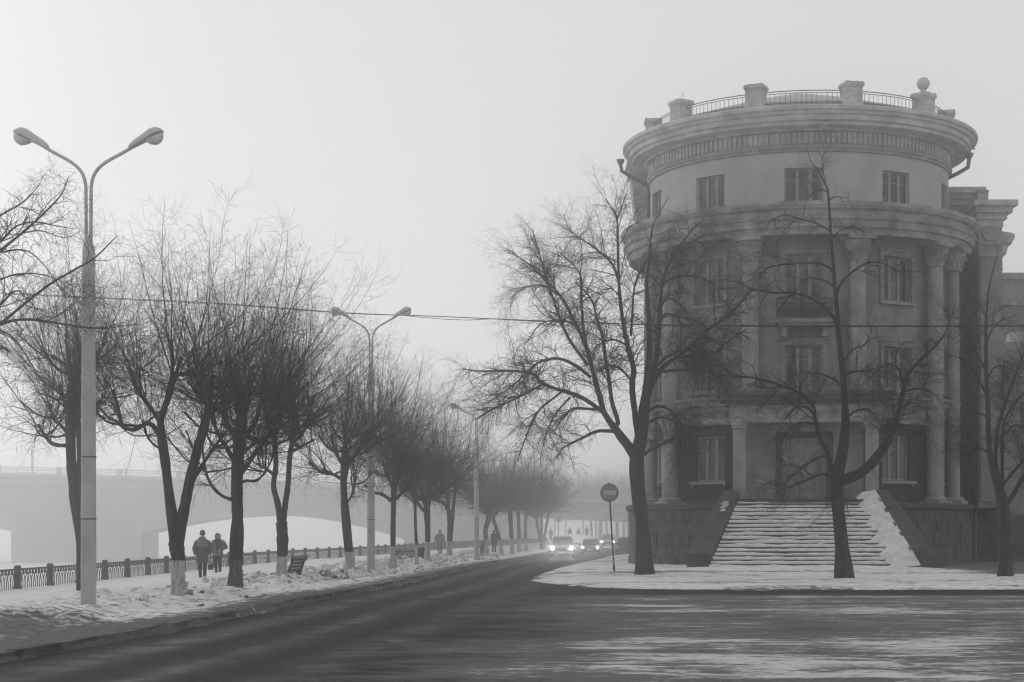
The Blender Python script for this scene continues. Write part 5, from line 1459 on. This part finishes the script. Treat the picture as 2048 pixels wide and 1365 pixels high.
# ------------------------------------------------------------------ people
def person(label, base, rotz, hgt, step=.25, coat='coat', hat='knit', coat_len=.45, bulk=1.0, arms=((.02, 0), (.02, 0)), legs='cloth_dark', detail=True, group=None, hem_flare=1.1):
    """front faces -Y; unit figure of height 1.7 m scaled to hgt"""
    root = thing('person', label, 'person', base, rotz, group)
    k = hgt / 1.7
    # joints
    hipz, kneez, ankz = .90, .48, .08
    J = {}
    for sx, ph in ((-1, 1), (1, -1)):
        J['hip', sx] = (sx * .09, 0, hipz); J['knee', sx] = (sx * .085, -.05 - ph * step * .35, kneez); J['ank', sx] = (sx * .075, -ph * step * .75 + .02, ankz + (.03 if ph < 0 else 0)); J['toe', sx] = (sx * .085, -ph * step * .75 - .15, .03)
        bend, out = arms[0 if sx < 0 else 1]
        J['sh', sx] = (sx * .18, 0, 1.38); J['elb', sx] = (sx * (.25 + out), .02, 1.10); J['wri', sx] = (sx * (.26 + out * .1 - bend * .15), -.06 - bend * .25, .86 + bend * .18)
    verts = [(0, 0, .95), (0, .0, 1.15), (0, .0, 1.35), (0, -.01, 1.46), (0, -.02, 1.56), (0, -.02, 1.65)]
    rad = [.14, .13, .14, .055, .085, .07]
    edges_ = [(0, 1), (1, 2), (2, 3), (3, 4), (4, 5)]
    def chain(start, pts):
        prev = start
        for p, r in pts:
            verts.append(p); rad.append(r); edges_.append((prev, len(verts) - 1)); prev = len(verts) - 1
        return prev
    for sx in (-1, 1):
        chain(0, [(J['hip', sx], .09), (J['knee', sx], .06), (J['ank', sx], .045), (J['toe', sx], .035)])
        wv = chain(2, [(J['sh', sx], .07), (J['elb', sx], .05), (J['wri', sx], .032)])
        w3 = J['wri', sx]
        pal = chain(wv, [((w3[0], w3[1] - .02, w3[2] - .06), .028)])
        if detail:
            p0 = verts[pal]
            for q in range(4):
                fx = (q - 1.5) * .017
                chain(pal, [((p0[0] + fx * .3, p0[1] + fx, p0[2] - .04), .009), ((p0[0] + fx * .3 - sx * .012, p0[1] + fx, p0[2] - .075 - .006 * (1.5 - abs(q - 1.5))), .007)])
            chain(pal, [((p0[0] - sx * .012, p0[1] - .035, p0[2] - .005), .01), ((p0[0] - sx * .02, p0[1] - .045, p0[2] - .03), .008)])
    me = bpy.data.meshes.new('body')
    me.from_pydata([(a * k, b * k, c * k) for a, b, c in verts], edges_, []); me.update()
    o = add('body', me, M['skin'], root)
    mod = o.modifiers.new('skin', 'SKIN')
    for i, sv in enumerate(me.skin_vertices[0].data):
        sv.radius = (rad[i] * k, rad[i] * k); sv.use_root = (i == 0)
    sub = o.modifiers.new('sub', 'SUBSURF'); sub.levels = 1; sub.render_levels = 2
    def ell(cx, cy, z, rx, ry, n=18):
        return [((cx + rx * math.cos(2 * PI * i / n)) * k, (cy + ry * math.sin(2 * PI * i / n)) * k, z * k) for i in range(n)]
    B_ = bulk
    # trousers
    mb = MB()
    for sx in (-1, 1):
        pts = [J['hip', sx], tuple((np.array(J['hip', sx]) + J['knee', sx]) / 2), J['knee', sx], tuple((np.array(J['knee', sx]) + J['ank', sx]) / 2), (J['ank', sx][0], J['ank', sx][1], J['ank', sx][2] + .04)]
        mb.tube([tuple(np.array(p) * k) for p in pts], [.115 * k, .1 * k, .075 * k, .068 * k, .06 * k], 12)
    mb.loft([ell(0, 0, .82, .17, .12), ell(0, 0, .95, .18, .13)])
    mb.build('trousers', M[legs], root, sm=True)
    # boots
    for sx in (-1, 1):
        a, t = np.array(J['ank', sx]), np.array(J['toe', sx])
        mb = MB().tube([tuple(k * (a + (0, .01, .14))), tuple(k * a), tuple(k * (a + (0, .02, -.05)))], [.066 * k, .06 * k, .062 * k], 12)
        mb.loft([[((a[0] + wx * math.cos(u)) * k, (a[1] + .05 + yy) * k, (a[2] - .05 + hh * (.5 + .5 * math.sin(u))) * k) for u in np.linspace(0, 2 * PI, 11)[:-1]] for yy, wx, hh in ((.0, .03, .06), (-.04, .05, .09), (-.14, .05, .075), (-.22, .045, .05), (-.25, .02, .03))])
        mb.build('boot', M['cloth_dark'], root, sm=True)
    # coat
    zh = coat_len
    mb = MB()
    mb.loft([ell(0, .0, zh, .205 * B_ * hem_flare, .16 * B_ * hem_flare), ell(0, 0, zh + .15, .20 * B_ * hem_flare, .155 * B_), ell(0, 0, .95, .205 * B_, .15 * B_), ell(0, 0, 1.12, .205 * B_, .145 * B_), ell(0, 0, 1.28, .225 * B_, .145 * B_), ell(0, 0, 1.38, .215 * B_, .125 * B_), ell(0, 0, 1.44, .15 * B_, .1 * B_), ell(0, -.01, 1.49, .08, .075)])
    for sx in (-1, 1):
        pts = [np.array(J['sh', sx]) * (1, 1, .99), (np.array(J['sh', sx]) + J['elb', sx]) / 2, np.array(J['elb', sx]), (np.array(J['elb', sx]) + J['wri', sx]) / 2, np.array(J['wri', sx])]
        mb.tube([tuple(p * k) for p in pts], [.085 * k * B_, .078 * k * B_, .07 * k * B_, .062 * k * B_, .055 * k], 12)
    mb.build('coat', M[coat], root, sm=True)
    # head details
    hz = 1.585
    mb = MB()
    for sx in (-1, 1): mb.sphere((sx * .032 * k, -.098 * k, (hz + .01) * k), .011 * k, 8, 6)
    mb.build('eyes', M['cloth_dark'], root)
    mb = MB(); mb.tube([(0, -.09 * k, (hz + .01) * k), (0, -.118 * k, (hz - .025) * k)], [.009 * k, .017 * k], 8); mb.build('nose', M['skin'], root, sm=True)
    mb = MB(); mb.sphere((0, -.098 * k, (hz - .055) * k), (.024 * k, .008 * k, .006 * k), 8, 6); mb.build('mouth', M['scarf'], root)
    if hat == 'knit':
        mb = MB().loft([ell(0, -.01, 1.60, .105, .115), ell(0, -.01, 1.64, .108, .118), ell(0, 0, 1.70, .1, .105), ell(0, .0, 1.76, .075, .08), ell(0, .0, 1.785, .04, .04)])
        mb.build('hat', M['coat'], root, sm=True)
    elif hat == 'hood':
        mb = MB(); rings = []
        for y, rx, rz, zc_ in ((-.105, .092, .115, 1.585), (-.11, .12, .145, 1.585), (-.06, .128, .15, 1.585), (.03, .125, .145, 1.575), (.1, .08, .1, 1.56), (.125, .02, .03, 1.55)):
            rings.append([(rx * math.cos(a) * k, y * k, (zc_ + rz * math.sin(a)) * k) for a in np.linspace(0, 2 * PI, 19)[:-1]])
        mb.loft(rings, caps=False); mb.build('hood', M[coat], root, sm=True)
        mb = MB().tube([(.105 * math.cos(a) * k, -.115 * k, (1.585 + .13 * math.sin(a)) * k) for a in np.linspace(-.6, PI + .6, 22)], .017 * k, 7)
        mb.build('hood_trim', M['pale_fur'], root, sm=True)
    elif hat == 'hair':
        mb = MB().loft([ell(0, .02, 1.53, .085, .085), ell(0, .01, 1.60, .1, .105), ell(0, .005, 1.66, .095, .1), ell(0, 0, 1.705, .055, .06)]); mb.build('hair', M['cloth_dark'], root, sm=True)
    return root, k
Yw1 = 60.0
b1 = P(405, 1156, Yw1)
wr, k = person('person in knit hat and big wrapped scarf walking on the snowy promenade', b1, R(6), 91 * Yw1 / FPX, step=.12, coat='coat', coat_len=.56, bulk=1.12, arms=((.02, .06), (.05, .05)), group='two walkers on the promenade', hem_flare=1.02)
def eln(cx, cy, z, rx, ry, k, tilt=0, n=18): return [((cx + rx * math.cos(2 * PI * i / n)) * k, (cy + ry * math.sin(2 * PI * i / n)) * k, (z + tilt * math.cos(2 * PI * i / n)) * k) for i in range(n)]
mb = MB().loft([eln(.01, -.02, 1.16, .15, .145, k, -.1), eln(0, -.03, 1.24, .23, .165, k, -.06), eln(0, -.02, 1.36, .22, .16, k, -.03), eln(0, -.02, 1.45, .15, .135, k, .0), eln(0, -.03, 1.53, .1, .11, k, 0)])
for t in range(3): mb.tube([((.2 - .025 * t) * math.cos(a) * k, (-.03 + (.165 - .01 * t) * math.sin(a)) * k, (1.24 + .085 * t - .08 * math.cos(a + .6)) * k) for a in np.linspace(PI * .95, PI * 2.05, 14)], .022 * k, 6)
mb.build('scarf', M['scarf'], wr, sm=True)
Yw2 = 61.5
b2 = P(436, 1146.5, Yw2)
wr2, k2 = person('person in pale trimmed hood and padded jacket walking with one hand in pocket', b2, R(-4), 79 * Yw2 / FPX * 1.0, step=.05, coat='coat_mid', hat='hood', coat_len=.74, bulk=1.12, arms=((.0, .04), (.85, .12)), group='two walkers on the promenade', hem_flare=1.0)
mb = MB().tube([(-.02 * k2, -.15 * k2, 1.46 * k2), (0, -.19 * k2, 1.3 * k2), (.01 * k2, -.2 * k2, 1.1 * k2), (.02 * k2, -.2 * k2, .98 * k2)], [.09 * k2, .085 * k2, .075 * k2, .08 * k2], 10)
mb.build('scarf', M['coat'], wr2, sm=True)
bx = P(421.5, 1140, 60.6)
bag = thing('handbag', 'dark square bag hanging between the two walkers', 'bag', bx)
w5 = .085
MB().hexa([(-w5, -.06, 0), (w5, -.06, 0), (w5, .06, 0), (-w5, .06, 0), (-w5 * .9, -.045, .19), (w5 * .9, -.045, .19), (w5 * .9, .045, .19), (-w5 * .9, .045, .19)]).build('bag_body', M['coat'], bag)
MB().tube([(-.06, 0, .18), (-.04, 0, .30), (0, 0, .35), (.04, 0, .30), (.06, 0, .18)], .008, 6).build('strap', M['coat'], bag)
# man seen from behind further on
Y = 116; b = P(880, 1109, Y); h = (1109 - 1062) * Y / FPX
person('person in long grey coat with back turned walking away past a limewashed trunk', b, R(176), max(1.6, min(1.8, h)), step=.18, coat='coat_mid', hat='hair', coat_len=.5, bulk=1.15, arms=((.0, .02), (.05, .1)), detail=False)
Y = 130; b = P(988, 1105, Y)
person('faint person standing behind the slanted hazy linden', b, R(150), 1.65, step=.1, coat='coat', hat='hair', coat_len=.6, detail=False)
for i, (px, pt, Y, lab) in enumerate([(1101.5, 1056.5, 236, 'ghostly person near a thin pole on the bank beneath the bridge'), (1139.5, 1055.5, 240, 'ghostly person walking alone in the fog beneath the bridge'), (1157, 1056.5, 241, 'ghostly broad shouldered person in the fog beneath the bridge'), (1173.5, 1053, 246, 'ghostly person beside the tree trunks beneath the bridge')]):
    hd = P(px, pt, Y); person(lab, (hd[0], Y, hd[2] - 1.72), R(15 * i), 1.7, step=.15, coat='coat', hat='knit' if i != 2 else 'hood', coat_len=.55, bulk=1.1, detail=False, group='far walkers under the bridge')

# ------------------------------------------------------------------ benches and bin
def bench(label, base, rotz, snow=True):
    """long axis along local Y, faces -X (the river); back on +X"""
    root = thing('park_bench', label, 'bench', base, rotz, 'benches on the promenade')
    mb = MB()
    for i in range(4): mb.box(-.42 + i * .12, -.32 + i * .12, -.9, .9, .42, .455)
    mb.build('seat', M['wood'], root)
    mb = MB()
    for i in range(4):
        z = .5 + i * .105; x = .10 + .02 * i + .012 * i * i
        mb.hexa([(x, -.9, z), (x + .03, -.9, z), (x + .03, .9, z), (x, .9, z), (x + .02, -.9, z + .09), (x + .05, -.9, z + .09), (x + .05, .9, z + .09), (x + .02, .9, z + .09)])
    mb.box(.24, .36, -.92, .92, .925, .97)
    mb.build('backrest', M['wood'], root)
    for y in (-.78, .78):
        mb = MB()
        mb.prism([(.02, 0), (.14, 0), (.12, .3), (.16, .5), (.30, .92), (.24, .93), (.08, .5), (-.34, .42), (-.38, .36), (.02, .36)], 'y', y - .03, y + .03)
        mb.prism([(-.36, 0), (-.28, 0), (-.3, .4), (-.36, .4)], 'y', y - .028, y + .028)
        mb.build('leg', M['iron'], root)
    return root
def kerb_dir(Y): return math.atan2(-(xk(Y + 2) - xk(Y - 2)), 4)
b = G(578, 1160, h_left)
bench('dark slatted bench seen end on, right behind a forked limewashed trunk', (b[0] - .1, b[1] + 1.2, b[2] - .28), kerb_dir(b[1]) - R(1))
b = P(812, 1122, 88)
bench('snow buried bench near the thinnest trunk, only its top rail clear', (b[0], b[1], b[2] - .42), kerb_dir(88) + R(55))
b = P(962, 1104, 112)
bench('far hazy bench beside the third lamp post', (b[0], b[1], b[2] - .1), kerb_dir(112))
b = P(842, 1122, 86)
bn = thing('litter_bin', 'dark tapered litter bin wedged between two limewashed trunks', 'bin', b)
MB().lathe([(.16, .02), (.2, .3), (.235, .6), (.25, .62), (.25, .65), (.22, .65), (.2, .5)], 0, 0, 18).build('bin_body', M['iron'], bn, sm=True)
MB().lathe([(.14, -.25), (.15, .02)], 0, 0, 14).build('bin_foot', M['concrete'], bn)

# ------------------------------------------------------------------ cars
def car(label, base, rotz, L=4.4, W=1.78, Hh=1.5, paint='paint_mid', lit='lit', suv=False, lit_r=.10, lights=True, fog=False, plate=True, beam=40):
    """front faces -Y"""
    root = thing('car', label, 'car', base, rotz, 'cars on the riverside road')
    hw = W / 2; zb = .28 if suv else .22; zbelt = Hh * .60
    sec = [(-L / 2, .80, .42, zbelt * .66), (-L / 2 + .12, .92, zb + .03, zbelt * .78), (-L / 2 + .5, .98, zb, zbelt * .9), (-L * .22, 1.0, zb, zbelt * .97), (0, 1.0, zb, zbelt), (L * .25, 1.0, zb, zbelt * 1.01), (L / 2 - .4, .97, zb, zbelt * 1.0), (L / 2 - .08, .9, zb + .05, zbelt * .95), (L / 2, .8, .42, zbelt * .85)]
    rings = []
    for y, f, z0, z1 in sec:
        a = hw * f; m = (z0 + z1) / 2
        rings.append([(-a * .92, y, z0), (a * .92, y, z0), (a, y, z0 + .12), (a, y, m), (a * .97, y, z1 - .07), (a * .88, y, z1), (-a * .88, y, z1), (-a * .97, y, z1 - .07), (-a, y, m), (-a, y, z0 + .12)])
    MB().loft(rings).build('body', M[paint], root, sm=True)
    rf = L * .30 if suv else L * .12
    cab = [(-L * .20, .80, zbelt * .96, zbelt * .965), (-L * .07, .72, zbelt * .96, Hh * .95), (L * .02, .70, zbelt * .96, Hh), (rf, .70, zbelt * .96, Hh * .985), (L * .40 if suv else L * .33, .76, zbelt * .96, zbelt * 1.02)]
    rings = []
    for y, f, z0, z1 in cab:
        a = hw * f; e = hw * .90
        rings.append([(-e, y, z0), (e, y, z0), (a + .02, y, max(z0 + .001, z1 - .06)), (a - .06, y, max(z0 + .002, z1)), (-a + .06, y, max(z0 + .002, z1)), (-a - .02, y, max(z0 + .001, z1 - .06))])
    MB().loft(rings).build('cabin', M[paint], root, sm=True)
    y0, y1 = -L * .20, -L * .07; za, zc_ = zbelt * .99, Hh * .93
    nx = .02
    MB().hexa([(-hw * .78, y0 - nx + .02, za), (hw * .78, y0 - nx + .02, za), (hw * .78, y0 + .05, za), (-hw * .78, y0 + .05, za), (-hw * .66, y1 - nx - .03, zc_), (hw * .66, y1 - nx - .03, zc_), (hw * .66, y1 + .02, zc_), (-hw * .66, y1 + .02, zc_)]).build('windscreen', M['glass'], root)
    for sx in (-1, 1):
        MB().hexa([(sx * hw * .915, -L * .13, zbelt * 1.0), (sx * hw * .915, L * .28, zbelt * 1.0), (sx * hw * .86, L * .28, zbelt), (sx * hw * .86, -L * .13, zbelt), (sx * (hw * .735 + .02), -L * .03, Hh * .91), (sx * (hw * .735 + .02), rf, Hh * .91), (sx * hw * .68, rf, Hh * .91), (sx * hw * .68, -L * .03, Hh * .91)]).build('side_window', M['glass'], root)
        mb = MB().sphere((sx * (hw + .09), -L * .13, zbelt + .08), (.11, .06, .08), 10, 8); mb.build('mirror', M[paint], root, sm=True)
        zl = zbelt * .76
        hl = MB().loft([[(sx * hw * .74 + 1.25 * rr * math.cos(a), -L / 2 - .0 + yy, zl + rr * math.sin(a)) for a in np.linspace(0, 2 * PI, 15)[:-1]] for yy, rr in ((.2, .13), (.06, .13), (.02, .12))]).build('headlight', M['glass'], root, sm=True)
        if lights: MB().sphere((sx * hw * .74, -L / 2 + .01, zl), (lit_r, .035, lit_r), 14, 8).build('bulb', M[lit], hl, sm=True)
        if lights:
            sp = bpy.data.lights.new('headlamp_beam', 'SPOT'); sp.energy = beam; sp.spot_size = R(70); sp.spot_blend = .9; sp.shadow_soft_size = .09
            so2 = bpy.data.objects.new('headlamp_beam', sp); COL.objects.link(so2); so2.parent = root; so2.location = (sx * hw * .74, -L / 2 - .10, zl); so2.rotation_euler = (R(-88), 0, 0)
        if fog: MB().sphere((sx * hw * .7, -L / 2 + .03, .42), (.06, .03, .05), 10, 6).build('fog_lamp', M[lit], root, sm=True)
        MB().box(sx * hw * .78 - .12, sx * hw * .78 + .12, L / 2 - .05, L / 2 + .005, zbelt * .7, zbelt * .9).build('tail_light', M['signred'], root)
        for yy in (-L * .31, L * .31):
            cx_ = sx * (hw - .1); r = .34 if suv else .31
            ty = MB().tube([(cx_ - .11, yy, r), (cx_ - .1, yy, r), (cx_ + .1, yy, r), (cx_ + .11, yy, r)], [r * .9, r, r, r * .9], 20).build('tyre', M['tyre'], root, sm=True)
            MB().tube([(cx_ + sx * .105, yy, r), (cx_ + sx * .125, yy, r)], [r * .62, r * .55], 14).build('rim', M['lampmetal'], ty, sm=True)
    mb = MB()
    for i in range(4): mb.box(-hw * .42, hw * .42, -L / 2 - .015, -L / 2 + .1, zbelt * .58 + i * .055, zbelt * .58 + i * .055 + .03)
    mb.build('grille', M['iron'], root)
    mb = MB().loft([[(x, -L / 2 + yo - .03, .34), (x, -L / 2 + yo + .2, .3), (x, -L / 2 + yo + .2, .52), (x, -L / 2 + yo - .05, .5)] for x, yo in ((-hw * .92, .18), (-hw * .7, .02), (0, -.03), (hw * .7, .02), (hw * .92, .18))]); mb.build('bumper', M[paint], root)
    if plate: MB().box(-.26, .26, -L / 2 - .10, -L / 2 - .085, .36, .47).build('number_plate', M['plate'], root)
    return root
Y = 128.0
car('approaching suv with bright glowing headlights and pale number plate, first in the queue', ((1125 - CX) * Y / FPX, Y, float(zroad(Y))), R(-3), 4.5, 1.86, 1.62, 'paint_mid', 'lit', True, .125, beam=170)
Y = 152.0
car('lower saloon with lit headlights following the glowing suv', ((1182 - CX) * Y / FPX, Y, float(zroad(Y))), R(-5), 4.3, 1.72, 1.35, 'paint_dark', 'lit2', False, .10)
Y = 205.0
car('distant hazy car with small lit headlights and fog lamps behind the saloon', ((1217 - CX) * Y / FPX, Y, float(zroad(Y)) + .1), R(-6), 4.6, 1.8, 1.65, 'paint_mid', 'lit2', True, .10, fog=True)
Y = 137.0
car('dark unlit car parked at the edge of the road beyond the no entry sign', ((1256 - CX) * Y / FPX, Y, float(zroad(Y))), R(172), 4.2, 1.75, 1.5, 'paint_dark', 'lit2', True, .1, lights=False, plate=False)

# ------------------------------------------------------------------ overhead cables
def cable(label, pts, r):
    A = [P(*p) for p in pts]
    q, _ = resample([a + (r,) for a in A], 60)
    o = MB().tube([tuple(p) for p in q], r, 6).build('overhead_cable', M['cable'])
    tag(o, label, 'cable', 'overhead cables')
cable('taut dark overhead cable spanning the road, upper of the tangled pair', [(-400, 560, 80), (0, 586, 77), (419, 606, 74), (690, 626, 70), (870, 633, 68), (960, 637, 67), (1040, 640.5, 66), (1300, 650, 63), (1600, 652, 60), (2048, 652, 55), (2500, 648, 51)], .018)
cable('slack thinner overhead cable twisting below the taut one over the road', [(-400, 563, 80.1), (0, 588, 77.1), (419, 608, 74.1), (690, 627, 70.1), (800, 631, 69), (865, 637, 68.1), (925, 641, 67.5), (980, 638, 67), (1060, 642.5, 66), (1180, 644, 64.5), (1300, 651, 63.1), (1600, 653.4, 60.1), (2048, 653, 55.1), (2500, 649, 51)], .013)

# ------------------------------------------------------------------ haze: one closed box round everything
mb = MB().box(-1050, 1050, -1050, 1050, -5.2, 25.0)
hm = bpy.data.materials.new('haze'); hm.use_nodes = True
t = hm.node_tree
for nd in list(t.nodes):
    if nd.type == 'BSDF_PRINCIPLED': t.nodes.remove(nd)
vol = t.nodes.new('ShaderNodeVolumePrincipled')
vol.inputs['Color'].default_value = g3(.97)
vol.inputs['Density'].default_value = HAZE_DENSITY
vol.inputs['Anisotropy'].default_value = HAZE_G
t.links.new(vol.outputs[0], t.nodes['Material Output'].inputs['Volume'])
o = mb.build('haze', hm); o['kind'] = 'stuff'
